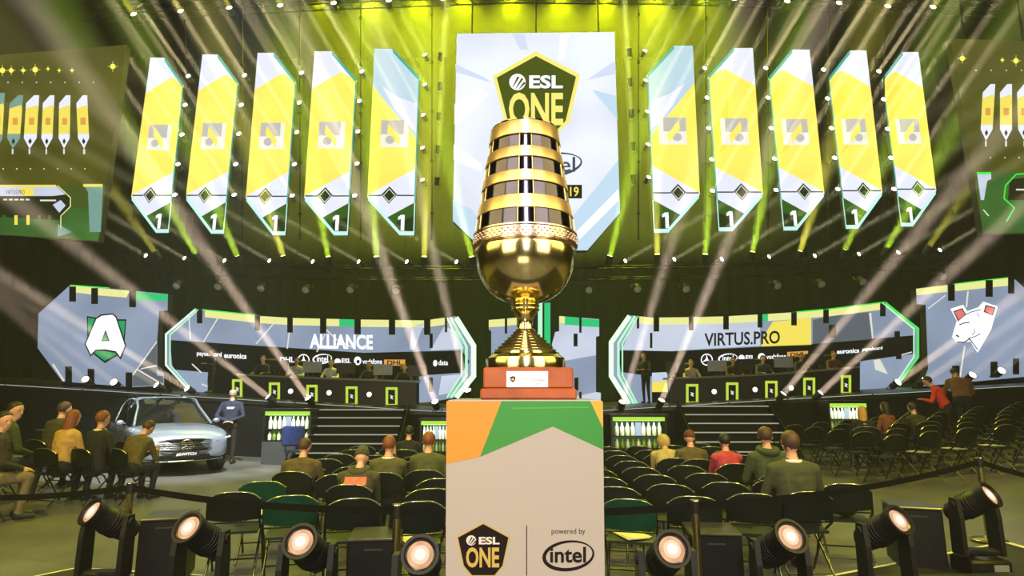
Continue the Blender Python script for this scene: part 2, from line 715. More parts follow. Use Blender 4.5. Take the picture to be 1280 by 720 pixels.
def draw_left(g):
    for a, b, m in ((256, 318, CREAM), (325, 359, CREAM), (366, 400, CREAM), (408, 424, CREAM), (424, 443, LGREEN), (451, 486, CREAM), (494, 530, CREAM), (538, 558, CREAM)):
        strip(g, TLl, a, b, m)
    g.poly([(212, 425), (320, 432), (455, 441), (577, 438), (587, 452), (577, 466), (455, 474), (320, 470), (216, 462)], K, 2)
    g.poly([(262, 455), (320, 463), (455, 468), (524, 466), (524, 505), (262, 497)], K, 3)
    for p in ([(236, 393), (238, 424)], [(272, 398), (254, 428)], [(345, 401), (320, 430)], [(362, 412), (359, 436)], [(408, 412), (420, 424), (444, 436)], [(408, 414), (396, 440)],
              [(240, 455), (252, 466)], [(252, 480), (262, 484)]):
        g.line(p, 1.6, LLINE, 3)
    g.poly([(515, 408), (530, 404), (518, 437), (512, 437)], GREYL, 2)
    g.poly([(555, 408), (572, 414), (580, 436), (538, 438)], GREYL, 2)
    g.poly([(552, 470), (578, 468), (560, 492), (548, 494)], GREYL, 3)
    for x in (537, 538.5):
        g.rect(537, 417, 541, 435, K, 5)
    g.rect(536, 472, 541, 490, K, 5)
    g.text('ALLIANCE', 387, 417, 466, 435.5, LWHITE, 7, 0.035, dv=1.6)
    # sponsor band
    g.text('paysafecard', 246, 438.5, 277, 446, LWHITE, 7, 0.02, dv=1.5)
    g.text('euronics', 280, 441, 308, 447.5, LWHITE, 7, 0.03, dv=1.3)
    g.text('DHL', 350, 446, 368, 453, LWHITE, 7, 0.03)
    star_logo(g, 379.5, 450, 7.5, LWHITE, 7)
    oval_logo(g, 403, 448.5, 11.5, 5.5, LWHITE, 7, 1.5)
    g.text('intel', 396, 444.5, 410, 452.5, LWHITE, 8, 0.02)
    g.disc(422, 452, 4, 4, LWHITE, 7)
    g.text('ESL', 427, 448, 439, 454.5, LWHITE, 7, 0.03)
    g.disc(447, 451, 4.6, 5.4, LWHITE, 7)
    g.disc(447.6, 452, 2, 2.4, K, 8)
    g.text('vodafone', 453, 448.5, 477.5, 455, LWHITE, 7, 0.02)
    g.rect(480, 449.5, 506.5, 457, ORANGE, 7)
    g.text('DHL', 484, 450.5, 503, 456, INK, 8, 0.03)
    g.disc(544, 454, 2.6, 4, LWHITE, 7)
    g.text('data', 548, 450, 560, 456.5, LWHITE, 7, 0.02)
    # neon contour lines at both ends
    for off, wd, m in ((0, 6.5, NEONW), (-9, 3.2, NEON), (-15, 2.0, NEON)):
        g.line([(570 + off * .75, 396 + 1), (592 + off, 432 - off * .1), (592 + off, 470 + off * .1), (570 + off * .75, 497)], wd, m, 6)
    for off, wd, m in ((0, 2.2, NEONW), (5, 1.6, NEON)):
        g.line([(244 + off * .8, 387), (207.5 + off, 418 + off * .1), (207.5 + off, 456), (240 + off * .8, 492)], wd, m, 6)
    g.line([(243, 386), (325, 394.5)], 1.5, NEONG, 6)


team_backdrop('grey castle-shaped LED backdrop lettered ALLIANCE with green neon ends', outl, TLl,
              [(246, 253, 19), (318.5, 325, 20), (359, 366, 20), (400, 408, 20), (443, 451, 20), (486, 494, 20), (530, 538, 20), (556, 559, 20)], None, None, 'ALLIANCE', draw_left)

# --- right team backdrop
TLr = [(786, 394), (815, 397), (864, 396.5), (905, 395.5), (950, 393), (990, 390.5), (1040, 386), (1107, 377.5)]
outr = TLr + [(1149, 410), (1149, 447), (1120, 486), (1060, 493), (950, 501), (820, 507), (786, 505), (762, 470), (762, 428)]


def draw_right(g):
    g.poly([(792, 400), (815, 400), (864, 400), (950, 396), (950, 432), (880, 436), (840, 439), (778, 437)], GREYL, 1)
    for a, b, m in ((799, 817, CREAM), (824, 861, CREAM), (867, 904, CREAM), (911, 947, CREAM), (953, 960, LGREEN), (960, 989, CREAM), (996, 1029, CREAM), (1036, 1100, CREAM)):
        strip(g, TLr, a, b, m)
    g.poly([(966, 402), (989, 400), (1014, 397), (1014, 431), (952, 433), (952, 424)], LYEL, 2)
    g.poly([(1040, 395), (1088, 390), (1090, 424), (1016, 430), (1016, 400)], GREYD, 2)
    g.poly([(1086, 391), (1089, 391), (1092, 423), (1090, 423)], LLINE, 3)
    g.poly([(772, 438), (840, 439), (960, 433), (1015, 430), (1144, 419), (1144, 442), (1072, 452), (960, 470), (840, 474), (776, 465)], K, 2)
    g.poly([(815, 460), (960, 462), (1075, 452), (1075, 490), (960, 499), (815, 505)], K, 3)
    g.poly([(815, 466), (834, 465), (836, 490), (815, 490)], GREYL, 4)
    g.poly([(815, 478), (836, 476), (836, 490), (815, 490)], LYEL, 5)
    g.poly([(1092, 450), (1100, 449), (1110, 468), (1094, 462)], LLINE, 4)
    for p in ([(1122, 445), (1140, 440)],):
        g.line(p, 1.4, LLINE, 4)
    g.rect(1036, 406, 1045, 422, K, 5)
    g.rect(812.5, 416, 815.5, 435, K, 5)
    g.rect(1118, 414, 1125, 421, K, 5)
    g.rect(1120, 443, 1127, 449, K, 5)
    g.text('VIRTUS.PRO', 880.5, 416.5, 975, 433, INK, 7, 0.022, dv=-3.5)
    star_logo(g, 883.5, 449.5, 7.5, LWHITE, 7)
    oval_logo(g, 910, 448, 11.5, 5.5, LWHITE, 7, 1.5)
    g.text('intel', 903, 444, 917, 452, LWHITE, 8, 0.02)
    g.disc(927, 447.5, 3.8, 4, LWHITE, 7)
    g.text('ESL', 932, 444, 943, 451, LWHITE, 7, 0.03)
    g.disc(952, 446.5, 4.6, 5.2, LWHITE, 7)
    g.disc(952.6, 447.5, 2, 2.3, K, 8)
    g.text('vodafone', 958, 443, 982.5, 449, LWHITE, 7, 0.02, dv=-1)
    g.poly([(984, 440), (1010, 438.5), (1010, 446), (984, 447.5)], ORANGE, 7)
    g.text('DHL', 988, 441, 1007, 446, INK, 8, 0.03, dv=-1)
    g.text('euronics', 1046, 437, 1074, 442.5, LWHITE, 7, 0.03, dv=-1.6)
    g.text('paysafecard', 1078, 434.5, 1103, 440, LWHITE, 7, 0.02, dv=-2)
    for off, wd, m in ((0, 6.0, NEONW), (9, 3.0, NEON), (14, 1.8, NEON)):
        g.line([(787 + off * .75, 395), (764 + off, 428 + off * .1), (764 + off, 470 - off * .1), (786 + off * .75, 505)], wd, m, 6)
    for off, wd, m in ((0, 2.6, NEONG), (-5, 1.8, NEON)):
        g.line([(1107 + off * .8, 378.5), (1147.5 + off, 411), (1147.5 + off, 446), (1120 + off * .8, 485)], wd, m, 6)
    g.line(TLr[5:], 1.6, NEONG, 6)


team_backdrop('grey castle-shaped LED backdrop lettered VIRTUS.PRO with green neon ends', outr, TLr,
              [(796, 799, 17), (817, 824, 19), (861, 867, 18), (904, 911, 18), (947, 953, 18), (989, 996, 18), (1029, 1036, 19), (1100, 1107, 19)], None, None, 'VIRTUS.PRO', draw_right)

# --- centre castle towers
t = thing('castle_screen', 'pale LED castle towers with green neon bars behind the trophy', 'LED screen', (P(680, 500, 19.6).x, 19.6, 1.24))
Y = 19.6
slab('tower', [(611, 400), (646, 397), (646, 408), (650, 412), (650, 505), (611, 505), (614, 495), (614, 414), (611, 412)], Y, 0.25, GREYB, t, STEELB)
slab('tower', [(699, 395), (749, 399), (749, 420), (745, 421), (745, 490), (751, 491), (751, 506), (690, 506), (690, 430), (694, 415), (699, 414)], Y, 0.25, GREYL, t, STEELB)
slab('centre_panel', [(652, 384), (690, 380), (690, 506), (652, 506)], Y + 0.3, 0.2, K, t, STEELB)
for a, b, m in ((656, 661, NEONG), (672.5, 678, NEON), (680.5, 688, LGREEN)):
    slab('neon_bar', [(a, 379), (b, 378), (b, 450), (a, 450)], Y + 0.2, 0.05, m, t)
g = Gfx(plane_fn(Y))
g.poly([(611, 400), (631, 398.5), (631, 408), (611, 409)], CREAM, 1).poly([(634, 398), (646, 397), (646, 406), (634, 407)], CREAM, 1).rect(631, 397, 634, 417, K, 3)
g.done('tower_picture', t)
g = Gfx(plane_fn(Y))
g.poly([(699, 395), (724, 397), (724, 407), (707, 406), (699, 404)], LGREEN, 1).poly([(699, 395), (706, 395.5), (706, 405), (699, 404)], CREAM, 2).poly([(727, 398), (749, 399.5), (749, 409), (727, 408)], LGREEN, 1)
g.rect(724, 396, 727, 416, K, 3).rect(717, 417, 722, 433, K, 3).rect(718, 472, 723, 488, K, 3).rect(724, 490, 727, 505, K, 3)
g.poly([(700, 452), (745, 444), (745, 490), (700, 500)], GREYB, 2)
g.done('tower_picture', t)

# --- wing screens with the team emblems
wing_l = [(88, 356), (210, 367.5), (209.5, 388), (199, 389), (196.5, 426), (196.5, 462), (205, 466), (205, 482), (166, 484), (78, 477), (47, 435), (48, 392)]
Y = 16.6
t = thing('wing_screen', 'grey LED wing screen with the white letter A on a green shield', 'LED screen', (P(125, 480, Y).x, Y, 1.75))
slab('screen_body', wing_l, Y, 0.25, GREYB, t, STEELB)
slab('plinth', [(78, 477), (166, 484), (205, 482), (205, 505), (78, 505)], Y + 0.02, 0.4, STG, t)
g = Gfx(plane_fn(Y))
g.poly([(88, 357), (162, 363.5), (158, 372), (120, 369), (90, 365)], CREAM, 1).poly([(170, 364.5), (210, 368), (209, 376), (170, 376)], LGREEN, 1)
g.poly([(196, 427), (196, 470), (204, 470), (204, 481), (166, 483), (166, 468)], GREYD, 1)
g.line([(196, 427), (166, 469)], 1.6, LLINE, 2).line([(172, 462), (204, 481)], 1.8, LLINE, 2).line([(176, 461), (196, 457)], 1.5, LLINE, 2)
g.line([(66, 455), (80, 476)], 2.2, LLINE, 2).line([(88, 356.5), (137, 360)], 1.3, NEONG, 2)
for a, b, c, d in ((86.5, 358, 95, 377), (114, 360, 122.5, 380), (161.5, 363, 170, 384), (81.5, 458, 90, 478), (109.5, 461, 118, 483), (157, 465.5, 165.5, 484)):
    g.rect(a, b, c, d, K, 3)
AG = emis('emblem_green', (24, 160, 92), 0.95)
NAVY = emis('emblem_navy', (16, 22, 34), 0.6)
g.poly([(108.5, 395), (132, 399), (158, 399), (156, 425), (148, 444), (131, 454), (116, 442), (109, 420)], NAVY, 4)
g.poly([(110, 397), (132, 401), (156.5, 401), (154.5, 425), (147, 442), (131, 451), (117.5, 441), (110.5, 420)], AG, 5)
g.poly([(126, 393), (141, 391.5), (146, 396), (158, 432), (151, 450), (144, 441), (131, 439), (120, 439), (113, 446), (105.5, 430), (119, 398)], NAVY, 6)
g.poly([(127, 394.8), (140.5, 393.3), (144.5, 397), (156, 432), (150.2, 446), (145, 439), (131, 436.5), (119.5, 437), (113.5, 443), (107.3, 430), (120.5, 399)], LWHITE, 7)
g.poly([(132, 412), (137, 426.5), (126.5, 426.5)], NAVY, 8)
g.poly([(132, 415.5), (135.2, 425), (128.5, 425)], AG, 9)
g.done('screen_picture', t)

wing_r = [(1145, 361), (1265, 346), (1282, 361), (1310, 388), (1312, 436), (1282, 471), (1152, 483), (1160, 461), (1157, 381), (1146, 380)]
t = thing('wing_screen', 'grey LED wing screen with a white bear head emblem with red ears', 'LED screen', (P(1230, 480, Y).x, Y, 1.8))
slab('screen_body', wing_r, Y, 0.25, GREYB, t, STEELB)
slab('plinth', [(1152, 483), (1282, 471), (1300, 471), (1300, 505), (1152, 508)], Y + 0.02, 0.4, STG, t)
g = Gfx(plane_fn(Y))
g.poly([(1145, 361), (1184, 356), (1184, 365), (1146, 369)], CREAM, 1).poly([(1193, 355), (1232, 350.5), (1232, 360), (1194, 364)], CREAM, 1).poly([(1241, 349.5), (1262, 347), (1262, 357), (1241, 359)], CREAM, 1)
g.line([(1193, 355), (1265, 346.5)], 1.4, NEONG, 2).line([(1210, 364), (1208, 384)], 2, LLINE, 2).line([(1206, 432), (1200, 472)], 2, LLINE, 2).line([(1182, 369), (1160, 386)], 1.4, LLINE, 2)
for a, b, c, d in ((1185, 355.5, 1193.5, 376), (1232, 350, 1241, 371), (1260, 346, 1268, 367), (1190, 457, 1199.5, 479), (1238, 452, 1247, 472), (1266, 448, 1274, 468)):
    g.rect(a, b, c, d, K, 3)
RED = emis('emblem_red', (226, 118, 112), 0.95)
g.poly([(1188, 386), (1204, 381), (1209, 389), (1223, 384), (1229, 377), (1247, 383), (1239, 412), (1222, 441), (1213, 427), (1196, 428), (1190, 421), (1196, 401)], LWHITE, 4)
g.poly([(1191.5, 389), (1203, 385), (1207.5, 393), (1197.5, 402)], NAVY, 5).poly([(1193, 390), (1202.5, 386.3), (1206, 393), (1198.5, 400)], RED, 6)
g.poly([(1229.5, 390), (1232, 381), (1244.5, 384.5), (1241, 394.5)], NAVY, 5).poly([(1231, 389), (1233, 382.5), (1243, 385.5), (1240, 393)], RED, 6)
g.line([(1199, 406), (1206, 403.5), (1212, 403)], 1.3, NAVY, 6).line([(1206, 394), (1214, 390), (1226, 387)], 1.0, NAVY, 6).line([(1195, 419), (1199, 421)], 2.0, NAVY, 6)
g.line([(1196, 427), (1205, 428), (1212, 423.5), (1222, 437)], 1.3, NAVY, 6).line([(1210, 423), (1218, 421), (1226, 417)], 1.0, NAVY, 6).line([(1217, 410), (1219, 415), (1215, 419)], 1.0, NAVY, 6)
g.line([(1221, 391), (1224, 396)], 0.9, NAVY, 6)
g.done('screen_picture', t)

# ------------------------------------------------------------------ the big hanging screen
Y = 18.5
BIGW = emis('big_screen_white', (228, 234, 250), 1.0, True, 0.10, 0.35)
t = thing('hanging_screen', 'huge white hanging LED screen with the ESL ONE pentagon above the trophy', 'LED screen', P(670, 313, Y))
big = [(571, 42), (768, 40), (775, 266), (734, 313), (604, 313), (566, 276)]
slab('screen_body', big, Y, 0.3, BIGW, t, STEELB)
g = Gfx(plane_fn(Y))
PALE = emis('big_screen_facet', (206, 216, 238), 1.0)
PALE2 = emis('big_screen_facet_blue', (190, 216, 236), 1.0)
BRIGHT = emis('big_screen_facet_white', (245, 246, 252), 1.0)
g.poly([(569, 80), (604, 96), (616, 104), (570, 90)], PALE, 1).poly([(568, 130), (600, 110), (612, 118), (575, 152), (568, 156)], BRIGHT, 1)
g.poly([(769, 76), (742, 94), (734, 100), (770, 92)], PALE, 1).poly([(770, 120), (740, 112), (772, 150)], PALE2, 1)
g.poly([(773, 200), (700, 290), (720, 313), (734, 313), (775, 266)], PALE2, 1).poly([(773, 236), (720, 290), (724, 300), (774, 250)], BRIGHT, 2)
g.poly([(566, 250), (590, 262), (604, 285), (604, 313), (566, 276)], PALE2, 1).poly([(567, 180), (602, 205), (602, 215), (567, 200)], BRIGHT, 1)
g.poly([(700, 42), (712, 42), (704, 75), (698, 75)], BRIGHT, 1).poly([(640, 42), (655, 42), (660, 62), (650, 62)], PALE, 1)
OLIVE = emis('pentagon_olive', (66, 78, 10), 1.0)
PYEL = emis('pentagon_yellow', (243, 232, 120), 1.0)
g.poly([(670, 64), (725, 93), (712, 152), (692, 172), (645, 170), (632, 157), (616, 95)], PYEL, 3)
g.poly([(670, 70), (720, 96), (707, 151), (690, 169), (647, 168), (636, 156), (621, 97)], OLIVE, 4)
g.disc(646.8, 102.5, 10.3, 10.3, LWHITE, 5)
for k, (a, b) in enumerate((((641, 109), (648, 96)), ((644.5, 111), (653, 98)), ((649, 111), (656, 103)))):
    g.line([a, b], [0.8, 3.0], OLIVE, 6)
g.text('ESL', 661.5, 94, 703.5, 110.5, LWHITE, 5, 0.035)
g.text('ONE', 636, 115.5, 704, 157, PYEL, 5, 0.03)
INTELB = emis('intel_ink', (60, 74, 96), 0.9)
oval_logo(g, 690, 206, 37, 14, INTELB, 5, 3.0)
g.text('intel', 668, 196, 719, 215, INTELB, 5, 0.01)
g.rect(620, 231, 727.5, 248, INK, 4)
g.text('HAMBURG 2019', 626, 233.5, 723.5, 245.5, LYEL, 5, 0.02)
g.done('screen_picture', t)
for px in (590, 670, 748):
    a = P(px, 42, Y + 0.15)
    MB().tube([a, a + Vector((0, 0, 4.2))], 0.03, BLACK, 6).build('hanging_cable', t)

# ------------------------------------------------------------------ ten hanging banner screens
BYEL = emis('banner_yellow', (252, 230, 98), 1.05, True, 0.05, 0.8)
BYEL2 = emis('banner_yellow_deep', (252, 222, 80), 1.05)
BWHT = emis('banner_white', (226, 230, 244), 1.0, True)
BBLU = emis('banner_pale_blue', (186, 212, 226), 1.0)
BGRY = emis('banner_grey', (190, 186, 180), 1.0)
BBOX = emis('banner_box_white', (236, 236, 222), 1.0)
BGRN = emis('banner_green', (44, 92, 18), 0.9)
BGRND = emis('banner_dark_green', (18, 44, 12), 0.9)
TEAL = emis('banner_teal', (40, 170, 160), 0.9)
BPALE = emis('banner_pale_edge', (190, 240, 230), 1.0)
INKD = emis('banner_ink', (40, 42, 44), 0.8)
BL = [((188, 72), (233, 72), (211, 290), (158, 290)), ((253, 68), (301.5, 68), (280, 291), (227, 291)), ((322, 66), (372.5, 66), (357, 293), (303.5, 293)),
      ((393, 64), (448, 64), (435, 293), (377, 293)), ((468, 61), (526, 61), (518, 293), (457, 293))]
BR = [((807, 57), (866, 57), (877, 290), (817, 290)), ((882, 60), (941, 60), (957, 288), (898, 288)), ((957, 62), (1012, 62), (1035, 287), (979, 287)),
      ((1031, 63), (1083, 63), (1108, 285), (1057, 285)), ((1098, 65), (1148, 65), (1176, 282), (1126, 282))]
BY = [19.6, 19.4, 19.2, 19.0, 18.8]
BWORD = ['outermost', 'second outermost', 'middle', 'second innermost', 'innermost']


def banner(q, Y, mir, side, k):
    f0 = quad_fn(q, Y)
    fn = (lambda u, v, l: f0(1 - u, v, l)) if mir else f0
    idx = k if not mir else 4 - k
    t = thing('hanging_banner', 'yellow hanging LED banner with number 1, %s of five %s of the screen' % (BWORD[idx], side), 'banner', fn(.5, 1, 0), group='hanging LED banners')
    shape = [(0, 0), (.38, 0), (1, .16), (1, 1), (.70, 1), (0, .80)]
    fr = [fn(a, b, 0) for a, b in shape]
    MB().prism(fr, [p + Vector((0, .14, 0)) for p in fr], BWHT, STEELB).build('screen_body', t)
    g = Gfx(fn)
    one = lambda h: g.mb.face([h(a, b) for a, b in ((.40, 0), (.78, 0), (.78, 1), (.42, 1), (.42, .24), (.12, .32), (.12, .13))], LWHITE)
    inner = idx == 4
    if inner:
        g.poly([(0, .0), (.38, 0), (1, .16), (1, .5), (.75, .42), (0, .2)], BBLU, 1)
        g.poly([(.2, .2), (.55, .26), (1, .3), (1, .46), (.75, .40), (.5, .33)], BWHT, 2)
        g.poly([(0, .2), (.72, .415), (.74, .45), (.82, .43), (1, .50), (1, .64), (0, .79)], BYEL, 2)
    else:
        g.poly([(0, .205), (.62, .115), (.72, .12), (1, .165), (1, .65), (0, .79)], BYEL, 2)
        g.poly([(.55, .18), (1, .2), (1, .6), (.7, .55)], BYEL2, 3) if mir else None
    g.rect(.22, .385, .80, .53, BBOX, 4)
    g.poly([(.22, .385), (.70, .385), (.70, .46), (.22, .46)], BGRY, 5)
    g.line([(.36, .425), (.62, .50)], .05, BYEL, 6)
    g.disc(.42, .49, .1, .022, BGRY, 6)
    g.line([(0.02, .79), (.28, .79), (.45, .745), (.62, .79), (.98, .79)], .007, INKD, 6)
    g.poly([(.45, .745), (.60, .79), (.45, .835), (.30, .79)], INKD, 7)
    g.poly([(.45, .752), (.575, .79), (.45, .828), (.325, .79)], BBOX, 8)
    g.poly([(.45, .758), (.56, .79), (.45, .822), (.34, .79)], BGRND, 9)
    g.poly([(.40, .912), (1, .825), (1, 1), (.70, 1), (.385, .912)], BGRN, 4)
    g.poly([(.62, .935), (1, .90), (1, 1), (.70, 1)], BGRND, 5)
    if mir:
        one(lambda a, b: f0(.17 + a * .20, .895 + b * .085, 8))
    else:
        one(lambda a, b: f0(.63 + a * .20, .895 + b * .085, 8))
    g.line([(.02, .806), (.70, .994), (.985, .994), (.985, .83)], .022, BPALE, 9)
    g.line([(.985, .17), (.985, .83)], .03, TEAL, 8)
    g.line([(.40, .008), (.985, .162)], .02, TEAL, 8)
    g.done('screen_picture', t)
    for u in (.1, .34):
        a = fn(u, 0, 0) + Vector((0, .07, 0))
        MB().tube([a, (a.x, a.y, 12.9)], 0.02, BLACK, 6).build('hanging_cable', t)


for k, q in enumerate(BL):
    banner(q, BY[k], False, 'left', k)
for k, q in enumerate(BR):
    banner(q, BY[4 - k], True, 'right', k)

# ------------------------------------------------------------------ side video screens
VBG = emis('video_olive', (80, 80, 24), 0.9, True, 0.2, 0.6)
VGRN = emis('video_green', (58, 104, 44), 0.9, True, 0.25, 0.8)
VGRN2 = emis('video_mid_green', (66, 84, 30), 0.9)
VSTAR = emis('video_star', (236, 226, 90), 1.2)
VDARK = emis('video_dark', (34, 40, 16), 0.8)
VTEAL = emis('video_teal', (120, 160, 150), 0.9)
Y = 15.0


def video_screen(label, poly, lights, dots, minis, arch, cx):
    t = thing('video_screen', label, 'LED screen', P(cx, 300, Y))
    slab('screen_body', poly, Y, 0.2, VBG, t, STEELB)
    g = Gfx(plane_fn(Y))
    arch(g)
    for x, y, r in lights:
        g.disc(x, y, r, r, VSTAR, 4, 10)
        g.line([(x - r * 1.8, y), (x + r * 1.8, y)], .5, VSTAR, 4)
        g.line([(x, y - r * 2), (x, y + r * 2)], .5, VSTAR, 4)
    for x, y in dots:
        g.disc(x, y, 1.0, 1.0, LLINE, 4, 8)
    for x0, x1, y0, y1, lean, blue in minis:
        f = lambda u, v: (x0 + (x1 - x0) * u + lean * v, y0 + (y1 - y0) * v)
        g.poly([f(.6, 0), f(1, 0), f(1, .8), f(.5, 1), f(0, .8), f(0, .15)], BWHT if not blue else VTEAL, 3)
        g.poly([f(0, .25), f(.9, .18), f(1, .25), f(1, .72), f(0, .72)], LYEL, 4)
        g.rect(*f(.3, .42), *f(.75, .55), ORANGE, 5)
        g.poly([f(.5, .80), f(.65, .86), f(.5, .92), f(.35, .86)], INK, 5)
        g.text('1', *f(.42, 1.0), *f(.58, 1.1), LLINE, 5)
    g.done('screen_picture', t)
    a = P(poly[0][0] + 20, 60, Y + .1)
    for dx in (0, 1.6 if cx > 640 else -1.6):
        MB().tube([(a.x + dx, a.y, a.z - .1), (a.x + dx, a.y, 12.9)], 0.03, BLACK, 6).build('hanging_cable', t)


def arch_l(g):
    g.poly([(-60, 232), (132, 232), (123, 301), (-60, 290)], VGRN2, 1).poly([(0, 255), (128, 262), (123, 301), (0, 292)], VGRN, 2)
    g.poly([(-30, 232), (72, 232), (88, 247), (88, 258), (74, 275), (-30, 270)], VDARK, 3)
    g.poly([(-30, 232), (70, 232), (82, 243), (66, 245), (-30, 245)], GREYL, 4).poly([(0, 231), (70, 231), (70, 233.5), (0, 233.5)], LYEL, 5).poly([(24, 235), (42, 234), (42, 245), (28, 245)], LYEL, 5)
    g.text('VIRTUS.PRO', 7, 237.5, 31, 243, INK, 6)
    for k in range(5):
        g.rect(4 + k * 7, 248.5, 9 + k * 7, 250.5, LLINE, 6)
    g.rect(50, 249.5, 70, 251.5, LLINE, 6)
    for x in (3, 18, 33, 47, 60):
        g.rect(x, 269, x + 4, 281, LYEL if x in (18, 33) else VGRN, 5)
    g.poly([(66, 256), (74, 266), (82, 257), (76, 250)], GREYL, 5).line([(72, 232), (88, 247), (88, 258), (76, 270), (76, 285)], 1.2, CREAM, 5)
    g.poly([(104, 230), (129, 230), (126, 290), (112, 290), (110, 240)], VTEAL, 3).poly([(104, 230), (128, 230), (128, 233.5), (104, 233.5)], LYEL, 4)
    g.poly([(72, 280), (90, 290), (72, 296)], VTEAL, 3)


video_screen('dim olive video screen hanging at the left edge showing small yellow banners', [(-70, 74), (158, 56), (123, 302), (-70, 288)],
             [(3, 88, 3.5), (14, 88, 3), (29, 88, 2.4), (44, 87, 3.6), (60, 86, 1.6), (74, 88, 1.6), (90, 88, 1.8), (141, 83, 3.4)],
             [(10 + 17.8 * k, 103) for k in range(7)] + [(4 + 17 * k, 211) for k in range(7)],
             [(-8, 6, 116, 188, -4, True), (13, 29, 119, 186, -5, True), (33, 49, 119, 186, -4, False), (54, 68, 119, 186, -3, False), (74, 88, 119, 186, -1, False), (95, 109, 119, 186, 3, False)], arch_l, 30)


def arch_r(g):
    g.poly([(1219, 215), (1340, 215), (1340, 291), (1229, 291)], VGRN, 1)
    g.poly([(1221, 215), (1239, 215), (1239, 224), (1234, 226), (1230, 250), (1226, 250)], GREYL, 3).poly([(1221, 215), (1239, 215), (1239, 218), (1221, 218)], NEONG, 4)
    g.line([(1282, 217), (1270, 218), (1257, 232), (1255, 248), (1268, 260), (1258, 277)], 1.6, NEONG, 3)
    g.poly([(1262, 224), (1300, 220), (1300, 250), (1260, 250)], VDARK, 2)
    g.line([(1229, 262), (1236, 270)], 1.4, LLINE, 3).line([(1270, 237), (1282, 237)], 2, LLINE, 4)


video_screen('dim olive video screen hanging at the right edge showing small yellow banners', [(1188, 48), (1345, 54), (1345, 291), (1229, 292)],
             [(1203, 73, 3.2), (1253, 75, 1.8), (1270, 76, 3.4)], [(1220 + 19 * k, 88) for k in range(4)] + [(1238 + 18 * k, 197) for k in range(3)],
             [(1229, 1244, 105, 176, -4, False), (1250, 1265, 105, 176, 0, False), (1271, 1286, 105, 176, 2, False)], arch_r, 1250)

# ------------------------------------------------------------------ lighting rig
TRUSSM = mat('truss_black', (22, 24, 20), 0.5, 0.6)


def truss(label, pts, s=0.36, step=0.6):
    pts = [Vector(p) for p in pts]
    t = thing('lighting_truss', label, 'truss', pts[len(pts) // 2])
    h = s / 2
    offs = [(-h, -h), (-h, h), (h, h), (h, -h)]
    for a, b in offs:
        MB().tube([p + Vector((0, a, b)) for p in pts], 0.026, TRUSSM, 6).build('chord', t)
    mb = MB()
    for a, b in zip(pts, pts[1:]):
        n_ = max(1, int((b - a).length / step))
        for k in range(n_):
            p, q = a.lerp(b, k / n_), a.lerp(b, (k + 1) / n_)
            for i in range(4):
                o1, o2 = offs[i], offs[(i + 1) % 4]
                mb.cyl(p + Vector((0, *o1)), q + Vector((0, *o2)), 0.011, 0.011, TRUSSM, 4, False)
    mb.build('lacing', t)
    return t


truss('black curved truss under the hanging banners carrying the lower row of beam lights', [P(x, y, Y) for x, y, Y in ((150, 327, 18.3), (250, 336, 18.3), (400, 341, 18.3), (530, 342, 18.3), (640, 342, 18.3), (780, 341, 18.3), (900, 339, 18.3), (1020, 334, 18.3), (1190, 324, 18.3))])
truss('black truss at the top of the picture carrying the yellow beam lights', [P(x, y, Y) for x, y, Y in ((90, 20, 19.2), (230, 12, 19.2), (420, 2, 19.2), (640, -6, 19.2), (850, -4, 19.2), (1044, 3, 19.2), (1250, 12, 19.2))])

LENSY = emis('lens_yellow', (255, 246, 170), 9.0)
LENSW = emis('lens_white', (255, 250, 232), 10.0)
LENSG = emis('lens_green', (225, 255, 130), 9.0)
LENSB = emis('lens_amber_white', (255, 246, 225), 8.0)
LENSOFF = mat('lens_unlit', (190, 196, 190), 0.15, 0.3)
HOUSE = mat('lamp_housing', (24, 24, 24), 0.45)


def lamp_proto(name, r, L, lens):
    t = thing(name, 'lamp', 'stage light', local=True)
    mb = MB()
    mb.lathe([(0, 0), (r * .75, 0), (r * .95, L * .15), (r * .95, L * .6), (r * 1.12, L * .85), (r * 1.12, L), (r * .98, L), (r * .98, L * .93)], HOUSE, n=14)
    mb.build('body', t, smooth=40)
    MB().lathe([(0, L * 1.0 + r * .12), (r * .6, L + r * .08), (r * .97, L * .96)], lens, n=14).build('lens', t, smooth=60)
    y = MB()
    y.tube([(-r * 1.3, 0, L * .5), (-r * 1.3, 0, -L * .25), (-r * .9, 0, -L * .42), (r * .9, 0, -L * .42), (r * 1.3, 0, -L * .25), (r * 1.3, 0, L * .5)], r * .12, HOUSE, 6)
    y.build('yoke', t)
    return t


_first = {}


def lamp(kind, pos, target, label, group, sp=None):
    root, r, L = PROTO[kind]
    d = (Vector(target) - Vector(pos)).normalized()
    rot = d.to_track_quat('Z', 'Y').to_euler()
    if kind not in _first:
        _first[kind] = 1
        o = root
        o.location = pos
        o.rotation_euler = rot
        o['label'] = label
    else:
        o = dup(root, pos, rot, label)
    o['group'] = group
    if sp:
        deg, pw, col = sp
        beam('beam', Vector(pos) + d * (L + r * .2), d, 2 * r * .9, deg, pw, col)
    return o


